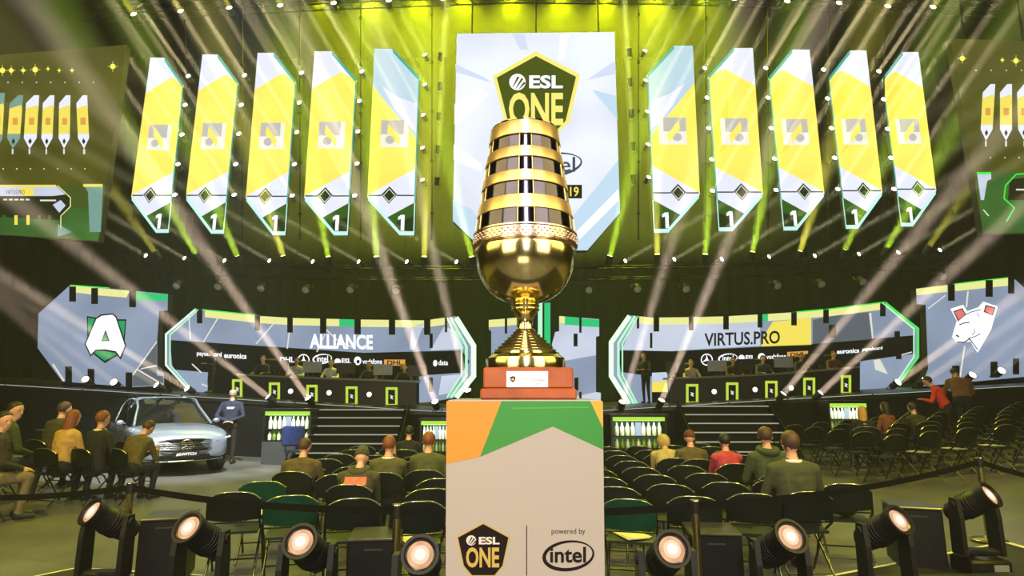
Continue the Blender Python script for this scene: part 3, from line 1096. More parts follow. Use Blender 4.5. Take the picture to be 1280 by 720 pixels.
PROTO = {
    'col': (lamp_proto('beam_light', 0.075, 0.26, LENSW), 0.075, 0.26),
    'top': (lamp_proto('beam_light', 0.10, 0.30, LENSY), 0.10, 0.30),
    'low': (lamp_proto('wash_light', 0.095, 0.26, LENSG), 0.095, 0.26),
    'lowb': (lamp_proto('beam_light', 0.065, 0.24, LENSW), 0.065, 0.24),
    'stage': (lamp_proto('floor_spotlight', 0.085, 0.24, LENSB), 0.085, 0.24),
    'off': (lamp_proto('stage_lamp', 0.11, 0.28, LENSOFF), 0.11, 0.28),
}
CW = (1.0, 0.82, 0.42)
CY = (1.0, 0.88, 0.06)
CG = (0.62, 1.0, 0.05)
CB = (1.0, 0.74, 0.54)
PB = 1.0
WHL = ['beside the outermost left banner', 'right of the second left banner', 'right of the third left banner', 'right of the fourth left banner']
cols_l = [[(240, 102), (236, 138), (232, 175), (227, 212), (223, 250)], [(310, 101), (306, 138), (303, 174), (299, 212), (297, 250)],
          [(381, 98), (378, 135), (375, 172), (372, 212), (369, 251)], [(456, 96), (453, 133), (451, 171), (450, 211), (447, 251)]]
cols_r = [[(877, 92), (880, 129), (882, 167), (886, 206), (887, 245)], [(953, 92), (956, 129), (960, 167), (964, 205), (966, 244)],
          [(1025, 94), (1030, 130), (1035, 167), (1039, 204), (1043, 243)], [(1094, 96), (1100, 131), (1105, 168), (1109, 204), (1113, 243)]]
LV = ['top', 'second from the top', 'middle', 'second from the bottom', 'bottom']


def pole(px, y0, y1, Y, label):
    a, b = P(px, y0, Y), P(px, y1, Y)
    x = (a.x + b.x) / 2
    t = thing('lamp_pole', label, 'pole', (x, Y, b.z))
    MB().cyl((a.x, Y, a.z), (b.x, Y, b.z), 0.025, 0.025, TRUSSM, 8).build('pipe', t)
    for k in range(5):
        z = a.z + (b.z - a.z) * (k + .5) / 5
        MB().box((a.x + (b.x - a.x) * (k + .5) / 5, Y, z), (.1, .1, .06), TRUSSM).build('clamp', t)


for side, cols, s in (('left', cols_l, -1), ('right', cols_r, 1)):
    for i, c in enumerate(cols):
        nm = 'between the %s and %s banners on the %s' % (ORD[i], ORD[i + 1], side)
        pole(c[2][0] + (c[0][0] - c[2][0]) * 0, -6, 300, 19.3, 'thin black lamp pole ' + nm)
        for k, (x, y) in enumerate(c):
            fade = 1.0 if k < 1 else 0.55
            lamp('col', P(x, y, 18.45), P(x + s * (54 + 4 * (i if s > 0 else 3 - i)), y - 96, 15.5), '%s beam light %s' % (LV[k], nm), 'column beam lights', (2.0, 190 * PB * fade, CW))
for side, xs2, s in (('left', [(535, 550, 76), (535, 550, 113), (533, 548, 151), (532, 547, 192), (532, 546, 232)], -1), ('right', [(802, 787, 71), (803, 788, 108), (805, 790, 147), (806, 792, 188), (807, 792, 229)], 1)):
    pole(xs2[2][0] + (7 if s < 0 else -7), -10, 300, 19.3, 'thin black lamp pole just %s of the big white screen' % side)
    for k, (xo, xi, y) in enumerate(xs2):
        lamp('col', P(xo, y, 18.6), P(xo + s * 32, y - 60, 17), '%s outer light of the twin column just %s of the big screen' % (LV[k], side), 'twin column beam lights', (2.0, 90 * PB, (1, .95, .35)))
        lamp('col', P(xi, y, 18.6), P(xi - s * 6, y - 90, 18.2), '%s inner light of the twin column just %s of the big screen' % (LV[k], side), 'twin column beam lights', (3.0, 120 * PB, (.9, 1, .2)))

tops = [(173, 27), (231, 23), (291, 19), (354, 16), (420, 13), (488, 10), (555, 8), (775, 6), (844, 7), (914, 8), (980, 11), (1044, 13), (1104, 17), (1160, 18)]
for k, (x, y) in enumerate(tops):
    s = (x - 655) / 500.0
    lamp('top', P(x, y, 18.9), P(x + 60 * s, y - 90, 16.5), '%s yellow beam light from the left along the top truss' % ORD[k], 'top truss beam lights', (5, 260 * PB, CY))

lows = [(190, 200, 324), (238, 250, 327), (288, 301, 330), (344, 357, 330), (398, 412, 331), (455, 471, 331), (515, 530, 331), (577, 592, 331),
        (775, 760, 330), (836, 822, 328), (895, 881, 328), (954, 939, 325), (1011, 997, 324), (1066, 1052, 322), (1115, 1103, 320), (1167, 1155, 317)]
for k, (xo, xi, y) in enumerate(lows):
    s = -1 if k < 8 else 1
    j = k if k < 8 else 15 - k
    sd = 'left' if k < 8 else 'right'
    dx = s * (10 - j * 5.5 + 34 if j < 7 else -4)
    dx = s * max(-2, (44 - 8 * j))
    if j == 7:
        dx = s * 16
    lamp('low', P(xi, y, 18.1), P(xi + dx, y - 64, 17.6), 'bright green wash light, %s pair from the %s end of the lower truss' % (ORD[j], sd), 'lower truss wash lights', (13, 700 * PB * (1 if j > 0 else .4), CG if (k % 3) else (1, .95, .1)))
    lamp('lowb', P(xo, y, 18.1), P(xo + s * 62, y - 36, 16.5), 'narrow white beam light, %s pair from the %s end of the lower truss' % (ORD[j], sd), 'lower truss beam lights', (4.0, 60 * PB, (1, .95, .5)))

offs = [(226, 353), (277, 354), (330, 356), (385, 358), (440, 358), (497, 359), (735, 358), (795, 357), (855, 357), (968, 353), (1022, 351), (1073, 348), (1172, 342)]
for k, (x, y) in enumerate(offs):
    p = P(x, y, 17.9)
    lamp('off', p, p + Vector((0, -1, -.7)), 'unlit round stage lamp, %s from the left below the lower truss' % ORD[k], 'unlit stage lamps')

sl = [(112, 479, 20, 395), (148, 482, 50, 408), (205, 487, 0, 360), (243, 491, 60, 380), (344, 503, 70, 290), (391, 506, 240, 290), (547, 511, 470, 300), (587, 497, 530, 270),
      (775, 512, 850, 270), (823, 510, 940, 230), (972, 501, 1230, 190), (1017, 499, 1270, 265), (1114, 484, 1250, 385), (1148, 481, 1270, 400), (1208, 475, 1310, 390), (1245, 469, 1330, 400)]
for k, (x, y, tx, ty) in enumerate(sl):
    yy = front_y(P(x, y, 15).x) - 0.12
    j = min(k, 15 - k)
    pw = 0.012 * (1600, 1600, 4000, 11000, 17000, 17000, 17000, 11000)[j]
    lamp('stage', P(x, y, yy), P(tx, ty, 12.5), 'white floor spotlight, %s from the left along the stage front edge' % ORD[k], 'stage edge spotlights', (4.4, 2.0 * pw * PB, CB))
# green uplights that wash the drape behind the set
for x, y in ((600, 500), (700, 505), (760, 500), (500, 505), (850, 505), (215, 480), (1150, 470)):
    p = P(x, y, 20.5)
    spot('drape_uplight', p, (p.x, 25.5, p.z + 3.5), 70, 700, (.12, 1.0, .08), 0.1)
# wide yellow-green washes high in the rig
for x in (-7.6, -5.6, -3.7, -1.9, 0.0, 1.9, 3.7, 5.6, 7.6):
    spot('rig_wash', (x, 21.6, 17.2), (x, 21.4, 0.0), 130, 4300 if abs(x) < 7 else 1500, (.86, 1.0, .0), 0.1, 1.0)

# ------------------------------------------------------------------ trophy and its plinth
YC = 2.2
TX = P(657, 480, YC).x


def Zt(py, Y=YC):
    return P(657, py, Y).z


GOLD = mat('brushed_gold', (250, 212, 136), 0.31, 0.9, 0.06, 30)
GOLDP = mat('polished_gold', (238, 218, 146), 0.15, 1.0, 0.04, 10)
SILVP = mat('polished_bronze', (82, 78, 90), 0.1, 1.0, 0.1, 14)
SILVR = mat('silver_relief', (226, 198, 178), 0.25, 1.0, 0.2, 60, 0.4)
WOOD = mat('cherry_wood', (156, 74, 22), 0.5, 0, 0.2, 14, 0, 0.0)
zp = P(657, 500, 1.95).z                                   # plinth top
PX0, PX1 = P(558, 500, 1.95).x, P(753.5, 500, 1.95).x
pcx = (PX0 + PX1) / 2
PW = mat('plinth_white', (160, 149, 138), 0.45, 0, 0.02, 3)
PSIDE = mat('plinth_side', (214, 208, 200), 0.5, 0, 0.04, 3)
POR = mat('plinth_orange', (190, 126, 22), 0.45, 0, 0.03, 3)
PGR = mat('plinth_green', (40, 122, 34), 0.45, 0, 0.06, 3)
PGR2 = mat('plinth_light_green', (62, 142, 50), 0.45, 0, 0.03, 3)
PYL = mat('plinth_yellow', (200, 150, 36), 0.45, 0, 0.03, 3)
PINK_ = mat('plinth_ink', (24, 16, 14), 0.8, 0, 0.1, 3, spec=0.15)
PTAN = mat('plinth_gold_print', (176, 146, 66), 0.45, 0, 0.03, 3)
PLW = mat('plinth_print_white', (196, 188, 176), 0.45, 0, 0.02, 3)
pl = thing('trophy_plinth', 'tall white trophy plinth printed with green and orange shapes and ESL ONE logo', 'plinth', (pcx, 2.2, 0.02))
hw = (PX1 - PX0) / 2
hb = hw * 0.972
mb = MB()
lo, hi = hb * 0.93, hw
v = []
for z, h_ in ((0.02, lo), (zp - .008, hi), (zp, hi - .008)):
    d_ = 0.25
    v += [(pcx - h_, 2.2 - d_ + (hi - h_) * .2, z), (pcx + h_, 2.2 - d_ + (hi - h_) * .2, z), (pcx + h_, 2.2 + d_, z), (pcx - h_, 2.2 + d_, z)]
mb.add(v, [(0, 1, 5, 4), (1, 2, 6, 5), (2, 3, 7, 6), (3, 0, 4, 7), (4, 5, 9, 8), (5, 6, 10, 9), (6, 7, 11, 10), (7, 4, 8, 11), (8, 9, 10, 11), (3, 2, 1, 0)], PW)
mb.build('body', pl)


def pfn(px, py, l):
    q = P(px, py, 1.95)
    h_ = lo + (hi - lo) * max(0, min(1, (q.z - .02) / (zp - .028)))
    return Vector((q.x, 1.95 + (hi - h_) * .2 - .0006 * l, q.z))


def edge_x(py, s):
    q = P(640, py, 1.95)
    h_ = lo + (hi - lo) * (q.z - .02) / (zp - .028)
    return proj((pcx + s * h_, 1.95, q.z))[0]


g = Gfx(pfn)
eL, eR = lambda y: edge_x(y, -1) + .3, lambda y: edge_x(y, 1) - .3
yt = 501.3
g.poly([(eL(yt), yt), (627, yt), (600, 571), (eL(580), 580)], POR, 1)
g.poly([(627, yt), (738, yt), (eR(535), 535), (eR(562), 562), (691, 533), (600, 571)], PGR, 1)
g.poly([(640, 509.5), (736, 508), (736, 510), (640, 511.5)], PGR2, 2)  # thin lighter green line across the green area
g.poly([(738, yt), (eR(yt), yt), (eR(535), 535)], PYL, 1)
g.done('coloured_print', pl)
g = Gfx(pfn)
pent = [(604, 655), (635.5, 672), (628, 707), (618, 719), (590, 719), (580, 707), (572.5, 672)]
g.poly([(604 + (x - 604) * 1.05, 688 + (y - 688) * 1.05) for x, y in pent], PTAN, 1)
g.poly(pent, PINK_, 2)
g.disc(589, 675.5, 6.2, 6.4, PLW, 3)
for a, b in (((585.6, 679.5), (590, 671.5)), ((587.6, 680.6), (593, 673)), ((590, 681), (595, 676))):
    g.line([a, b], [.5, 1.9], PINK_, 4)
g.text('ESL', 598.5, 671, 624.5, 680.5, PLW, 3, .035)
g.text('ONE', 582.5, 684, 624, 709.5, PTAN, 3, .03)
g.done('emblem_print', pl)
g = Gfx(pfn)
g.line([(658.3, 657), (658.3, 719.5)], 1.1, PINK_, 1)
g.done('divider_print', pl)
g = Gfx(pfn)
g.text('powered by', 689.5, 660.5, 731.5, 669.5, PINK_, 1)
g.done('caption_print', pl)
g = Gfx(pfn)
oval_logo(g, 711, 694.5, 31, 17.5, PINK_, 1, 3.4)
g.text('intel', 687.5, 683.5, 732.5, 703.5, PINK_, 2, .022)
g.done('oval_logo_print', pl)

# wooden trophy base
tr = thing('trophy', 'tall gold goblet trophy with stacked bands on a brown wooden base', 'trophy', (TX, YC, zp))
yb = 2.04
bw0 = P(720, 490, yb).x - P(599, 490, yb).x
bw1 = P(716.5, 470, yb + .01).x - P(604, 470, yb + .01).x
z1, z2 = P(657, 485.5, yb).z, P(657, 459, yb).z
base = MB().box((TX + .006, YC, (zp + z1) / 2), (bw0, .33, z1 - zp), WOOD, bev=.006).build('wooden_base', tr, smooth=20)
MB().box((TX + .006, YC, (z1 + z2) / 2), (bw1, .31, z2 - z1), WOOD, bev=.005).build('upper_block', base, smooth=20)
PLATE = mat('name_plate', (226, 224, 222), 0.35, 0, 0.02)
ypl = YC - .155
fnp = lambda px, py, l: P(px, py, ypl - .0012 - .0004 * l)
plate = MB().prism([P(a, b, ypl - .0012) for a, b in ((633, 464), (685, 464), (685, 484), (633, 484))], [P(a, b, ypl) for a, b in ((633, 464), (685, 464), (685, 484), (633, 484))], PLATE).build('name_plate', base)
g = Gfx(fnp)
g.poly([(641, 470), (644.5, 471.5), (643.5, 476), (641, 478), (638.5, 476), (637.5, 471.5)], PINK_, 1).disc(641, 474, 1.8, 2, PTAN, 2)
GRYP = mat('plate_grey', (130, 126, 126), .5)
g.text('The Trophy', 647, 472, 663, 475, GRYP, 1).text('ESL One Hamburg', 665, 473.5, 681, 477, PINK_, 1).text('2019', 669, 478.5, 675, 481, PINK_, 1)
g.done('plate_lettering', plate)

k = YC / FPX / math.cos(PITCH) * 0.99


def R(rz):      # zoom pixels (3.6x) -> metres
    return rz / 3.6 * k


def za(zy, base_=150):
    return Zt(base_ + zy / 3.6)


zb0 = z2
foot = [(0, zb0), (R(176), zb0), (R(178), za(440, 330)), (R(174), za(425, 330)), (R(158), za(414, 330)), (R(150), za(408, 330))]
c = (TX, YC, 0)
MB().lathe(foot, GOLDP, c, 64).build('foot', tr, smooth=35)
cone = []
rr, yy = 150, 408
steps = [(150, 400), (136, 398), (138, 388), (122, 386), (124, 374), (108, 372), (110, 360), (94, 358), (96, 346), (80, 344), (82, 333), (66, 331), (68, 320), (54, 318), (56, 307), (44, 305), (45, 296), (36, 292)]
for r_, y_ in [(150, 408)] + steps:
    cone.append((R(r_), za(y_, 330)))
MB().lathe(cone, GOLDP, c, 64).build('ringed_cone', tr, smooth=25)
stem = [(R(36), za(292, 330)), (R(33), za(270, 330)), (R(36), za(250, 330)), (R(46), za(228, 330)), (R(58), za(214, 330)), (R(66), za(206, 330)), (R(60), za(200, 330)), (R(62), za(194, 330)), (R(66), za(188, 330)), (R(60), za(182, 330)), (R(64), za(176, 330))]
MB().lathe(stem, GOLDP, c, 64).build('stem', tr, smooth=35)
bowl = [(R(64), za(176, 330)), (R(92), za(168, 330)), (R(130), za(150, 330)), (R(160), za(127, 330)), (R(184), za(98, 330)), (R(203), za(66, 330)), (R(217), za(33, 330)), (R(226), za(0, 330)), (R(231), za(608)), (R(231), za(590)), (R(226), za(582))]
MB().lathe(bowl, GOLDP, c, 96).build('bowl', tr, smooth=50)
# jewelled ring
ring = MB()
ring.lathe([(R(226), za(584)), (R(240), za(580)), (R(241), za(574)), (R(235), za(570)), (R(235), za(532)), (R(239), za(528)), (R(238), za(522)), (R(226), za(518))], SILVR, c, 96)
rg = ring.build('jewelled_ring', tr, smooth=35)
beads = MB()
random.seed(3)
for i in range(56):
    a = 2 * PI * i / 56
    for j, zz in enumerate((541, 552, 563)):
        aa = a + (j % 2) * PI / 56
        r_ = R(236)
        beads.ball((TX + r_ * math.cos(aa), YC + r_ * math.sin(aa), za(zz)), (.0042, .0042, .0042 + .001 * random.random()), SILVR, 6, 4)
bo = beads.build('bead_relief', rg, smooth=60)
bo['kind'] = 'stuff'
# stacked bands
bands = [(518, 455, 231, 224, 'd'), (455, 395, 223, 210, 'g'), (395, 335, 207, 200, 'd'), (335, 287, 202, 194, 'g'), (287, 228, 191, 184, 'd'), (228, 180, 186, 177, 'g'), (180, 125, 172, 166, 'd'), (125, 62, 169, 160, 'g')]
for (y0, y1, r0, r1, kd) in bands:
    za0, za1 = za(y0), za(y1)
    if kd == 'g':
        MB().lathe([(R(r0 - 12), za0), (R(r0), za0), (R(r0 + 1), za0 + .002), (R(r1 + 1), za1 - .002), (R(r1), za1), (R(r1 - 12), za1)], GOLD, c, 96).build('gold_band', tr, smooth=30)
    else:
        b = MB().lathe([(R(r0 - 4), za0), (R(r1 - 4), za1)], SILVP, c, 96).build('dark_band', tr, smooth=30)
        for i in range(5):
            a = -PI / 2 + 2 * PI * i / 5
            for w_ in (-.16, .16):
                p0 = Vector((TX + R(r0 - 2) * math.cos(a + w_), YC + R(r0 - 2) * math.sin(a + w_), za0))
                p1 = Vector((TX + R(r1 - 2) * math.cos(a + w_), YC + R(r1 - 2) * math.sin(a + w_), za1))
                MB().cyl(p0, p1, .0016, .0016, GOLD, 6, False).build('rib', b, smooth=60)
MB().lathe([(R(150), za(70)), (R(160), za(62)), (R(158), za(55)), (R(152), za(52)), (R(147), za(55)), (R(145), za(120))], SILVP, c, 96).build('rim', tr, smooth=40)
rm = MB()
for i in range(12):
    a0 = 2 * PI * i / 12
    pts = [(TX + R(157) * math.cos(a0 + .07 * q), YC + R(157) * math.sin(a0 + .07 * q), za(57)) for q in range(5)]
    rm.tube(pts, .003, GOLD, 6)
rm.build('rim_segments', tr, smooth=50)['kind'] = 'stuff'

# ------------------------------------------------------------------ dark show mat with its white tape edge
MATM = mat('show_mat', (18, 18, 17), 0.6, 0, 0.3, 2)
TAPE = mat('white_tape', (206, 200, 170), 0.5, 0, 0.1, 5)
t = thing('show_mat', 'black show mat edged with white tape under the moving heads', 'mat', (0, 4, 0.0))
corner = [(-4.75, 1.0), (-4.75, 5.2), (-4.2, 6.15), (-1.6, 5.72), (0.3, 5.6), (2.8, 5.85), (5.15, 6.6), (5.2, 5.6), (5.2, 1.0)]
V3 = lambda p, z: Vector((p[0], p[1], floor_z(p[0]) + z))
MB().prism([V3(p, .02) for p in corner], [V3(p, 0.001) for p in corner], MATM).build('mat_sheet', t)
for a, b in zip(corner, corner[1:]):
    va, vb = V3(a, .02), V3(b, .02)
    d = (vb - va).normalized()
    nrm = Vector((-d.y, d.x, 0)) * .035
    MB().prism([va + nrm, vb + nrm, vb - nrm, va - nrm], [p - Vector((0, 0, .015)) for p in (va + nrm, vb + nrm, vb - nrm, va - nrm)], TAPE).build('tape_strip', t)

# ------------------------------------------------------------------ moving heads on the mat
MHB = mat('moving_head_black', (20, 19, 18), 0.45, 0, 0.2, 6, spec=0.35)
MHD = mat('moving_head_dark', (9, 9, 9), 0.5, 0, 0.2, 6, spec=0.3)
MHL = mat('moving_head_label', (120, 118, 112), 0.4)
LENSP = emis('lens_pink', (244, 178, 136), 0.85, False, 0.3, 9)
LENSC = emis('lens_core', (255, 232, 210), 1.25)
LENSM = emis('lens_mid', (252, 212, 180), 1.02)
LRING = mat('lens_ring', (52, 42, 38), 0.3, 0.4)


def moving_head(px, ytop, lean, tilt, label):
    Y = 0.87 * FPX / (ytop - 490.0)
    d = ray(px, ytop)
    x = d.x * Y / d.y
    z0 = floor_z(x) + 0.021
    s = 1.0
    t = thing('moving_head_light', label, 'stage light', (x, Y, z0), 0, 'moving heads on the mat', local=True)
    t.rotation_euler = (0, 0, 0)
    b = MB().box((0, 0, .075), (.36, .30, .15), MHD, bev=.02).build('base', t, smooth=30)
    MB().box((.07, -.152, .09), (.13, .006, .055), MHL).build('display', b)
    MB().box((-.09, -.152, .09), (.1, .006, .03), MHB).build('socket_plate', b)
    for sx in (-1, 1):
        MB().box((sx * .1, -.1, .008), (.05, .05, .016), MHD).build('rubber_foot', b)
    yk = MB().cyl((0, 0, .15), (0, 0, .175), .11, .1, MHB, 20).box((0, 0, .195), (.36, .13, .05), MHB, bev=.015).build('yoke', t, smooth=30)
    for sx in (-1, 1):
        a = MB()
        pr = [(-.08, .17), (.08, .17), (.075, .5), (.045, .66), (-.045, .66), (-.075, .5)]
        a.prism([Vector((sx * .15, p[0], p[1])) for p in pr], [Vector((sx * .19, p[0], p[1])) for p in pr], MHB)
        a.build('yoke_arm', t)
        MB().cyl((sx * .19, 0, .60), (sx * .20, 0, .60), .035, .03, MHD, 14).build('tilt_bearing', yk)
    # head: barrel with a flared lens ring, pointing up and towards the viewer
    d = Vector((lean, -1.0, tilt)).normalized()
    c = Vector((0, 0, .615))
    rot = d.to_track_quat('Z', 'Y').to_matrix()
    hd = MB()
    hd.lathe([(0, -.26), (.055, -.26), (.09, -.22), (.105, -.1), (.108, .02), (.10, .07), (.104, .11), (.116, .15), (.118, .185), (.1, .185), (.092, .16)], MHB, n=24)
    for kx in range(4):
        hd.lathe([(.106, -.1 + .03 * kx), (.112, -.095 + .03 * kx), (.112, -.085 + .03 * kx), (.106, -.08 + .03 * kx)], MHD, n=24)
    hd.v = [tuple(rot @ Vector(p) + c) for p in hd.v]
    h = hd.build('head', t, smooth=35)
    ln = MB().lathe([(0, .178), (.022, .1772), (.034, .1755)], LENSC, n=24).lathe([(.034, .1755), (.056, .171)], LENSM, n=24).lathe([(.056, .171), (.082, .163)], LENSP, n=24)
    ln.v = [tuple(rot @ Vector(p) + c) for p in ln.v]
    ln.build('lens', h, smooth=60)
    lr = MB().lathe([(.082, .163), (.092, .168), (.096, .162)], LRING, n=24)
    lr.v = [tuple(rot @ Vector(p) + c) for p in lr.v]
    lr.build('lens_ring', h, smooth=60)
    return t


heads = [(140, 613, -.6, .75, 'far left, beside the first black case'), (256, 628, -.3, .7, 'second from the left, right of the first black case'), (388, 640, -.06, .6, 'third from the left, in front of the empty chair'),
         (530, 650, 0.02, .5, 'fourth from the left, just left of the plinth'), (830, 646, .05, .55, 'first right of the plinth, beside the gold post'), (970, 636, .2, .65, 'second right of the plinth, right of the black case'),
         (1100, 621, .4, .7, 'third right of the plinth'), (1213, 603, .6, .75, 'far right, beside the last black case')]
for px, yt_, le, ti, lb in heads:
    moving_head(px, yt_, le, ti, 'black moving head light, ' + lb)

# ------------------------------------------------------------------ black power cases
CASE = mat('case_black', (15, 14, 13), 0.45, 0, 0.25, 5, spec=0.3)
CASETOP = mat('case_top', (58, 56, 50), 0.3, 0, 0.15, 5)


def power_case(px, ytop, rz, label):
    Y = (1.7 - .57) * FPX / (ytop - 490.0)
    d = ray(px, ytop)
    x = d.x * Y / d.y
    t = thing('equipment_case', label, 'case', (x, Y + .2, floor_z(x) + .021), rz, 'black equipment cases', local=True)
    b = MB().box((0, 0, .285), (.40, .42, .53), CASE, bev=.012).build('body', t, smooth=20)
    MB().box((0, 0, .56), (.41, .43, .025), CASETOP, bev=.008).build('lid', t, smooth=20)
    for k_ in range(4):
        MB().box((.2015, -.05, .40 + .035 * k_), (.006, .16, .014), CASETOP).build('vent_slat', b)
        MB().box((-.2015, -.05, .40 + .035 * k_), (.006, .16, .014), CASETOP).build('vent_slat', b)
    MB().box((0, -.213, .49), (.14, .006, .012), CASETOP).build('front_badge', b)
    MB().box((0, -.213, .27), (.34, .006, .36), MHD).build('front_door', b)
    for sx in (-1, 1):
        for sy in (-1, 1):
            MB().box((sx * .15, sy * .15, .011), (.05, .05, .022), MHD).build('foot', b)


power_case(199, 641, .28, 'black equipment case standing between the two leftmost moving heads')
power_case(464, 664, .12, 'black equipment case left of the plinth beside the gold post')
power_case(898, 658, -.12, 'black equipment case right of the plinth beside the gold post')
power_case(1155, 632, -.3, 'black equipment case standing between the two rightmost moving heads')

# ------------------------------------------------------------------ barrier posts and belts
CHROME = mat('brass_post', (190, 176, 120), 0.22, 1.0, 0.05)
BELT = mat('black_belt', (8, 8, 7), 0.8, 0, 0.2, 20, spec=0.15)


def post(px, ytop, label, H=.86):
    Y = (1.7 - H) * FPX / (ytop - 490.0)
    d = ray(px, ytop)
    x = d.x * Y / d.y
    z0 = floor_z(x) + (.021 if -4.7 < x < 5.1 and Y < 5.6 else 0)
    t = thing('barrier_post', label, 'barrier post', (x, Y, z0), 0, 'barrier posts', local=True)
    MB().lathe([(0, 0), (.17, 0), (.17, .012), (.15, .022), (.05, .035), (.034, .06)], CHROME, n=28).build('base', t, smooth=35)
    MB().cyl((0, 0, .05), (0, 0, H - .09), .032, .032, CHROME, 16).build('tube', t, smooth=40)
    hd = MB().cyl((0, 0, H - .10), (0, 0, H - .012), .038, .038, MHB, 16).build('belt_cassette', t, smooth=40)
    MB().lathe([(.034, H - .012), (.04, H - .008), (.036, H), (0, H + .002)], CHROME, n=16).build('cap', hd, smooth=40)
    return Vector((x, Y, z0 + H - .05))


def belt(a, b, label):
    n_ = 10
    pts = []
    L = (b - a).length
    for i in range(n_ + 1):
        f = i / n_
        p = a.lerp(b, f)
        p.z -= .05 * L / 3 * 4 * f * (1 - f)
        pts.append(p)
    m = MB()
    for i in range(n_):
        p, q = pts[i], pts[i + 1]
        dz = Vector((0, 0, .028))
        dn = Vector((0, .002, 0))
        m.prism([p + dz, q + dz, q - dz, p - dz], [p + dz + dn, q + dz + dn, q - dz + dn, p - dz + dn], BELT)
    o = m.build('barrier_belt', origin=a)
    tag(o, label, 'belt', 'barrier belts')


p1 = post(165, 597, 'slim metal barrier post beside the leftmost moving head')
p2 = post(497, 625, 'slim gold barrier post just left of the trophy plinth')
p3 = post(868, 620, 'slim gold barrier post just right of the trophy plinth')
p4 = post(1225, 583, 'slim metal barrier post behind the rightmost moving head')
p0 = P(-60, 622, 6.4)
p5 = P(1340, 606, 7.2)
r_ = .045
for a, b, lb in ((p0, p1, 'black barrier belt running out of frame from the leftmost post'), (p1, p2, 'black barrier belt across the empty chairs left of the plinth'), (p2, p3, 'black barrier belt passing behind the trophy plinth'),
                 (p3, p4, 'black barrier belt across the chairs right of the plinth'), (p4, p5, 'black barrier belt running out of frame from the rightmost post')):
    d = (b - a).normalized() * r_
    belt(a + d, b - d, lb)

# ------------------------------------------------------------------ people
SKIN = [mat('skin_light', (214, 160, 126), 0.5, 0, .06, 6), mat('skin_tan', (186, 130, 96), 0.5, 0, .06, 6)]
EYE = mat('eye_dark', (26, 22, 20), 0.2)
CLOTH = {}


def cloth(name, c):
    return mat('cloth_' + name, c, 0.85, 0, 0.22, 14, 0.15)


HAIRC = {'brown': mat('hair_brown', (70, 46, 26), 0.6, 0, .35, 50, .4), 'dark': mat('hair_dark', (30, 24, 20), 0.55, 0, .35, 50, .4), 'red': mat('hair_reddish', (120, 66, 30), 0.6, 0, .35, 50, .4),
         'blond': mat('hair_blond', (196, 148, 78), 0.6, 0, .3, 50, .4), 'grey': mat('hair_grey', (150, 140, 126), 0.6, 0, .3, 50, .4), 'beanie': mat('beanie_knit', (64, 66, 40), 0.9, 0, .3, 60, .5), 'cap': mat('cap_brown', (92, 44, 26), 0.8, 0, .2, 30, .2)}


def seg_d(C, a, b):
    a, b = np.array(a), np.array(b)
    ab = b - a
    t_ = np.clip(((C - a) @ ab) / max(1e-9, ab @ ab), 0, 1)
    return np.linalg.norm(C - (a + t_[:, None] * ab), axis=1), t_


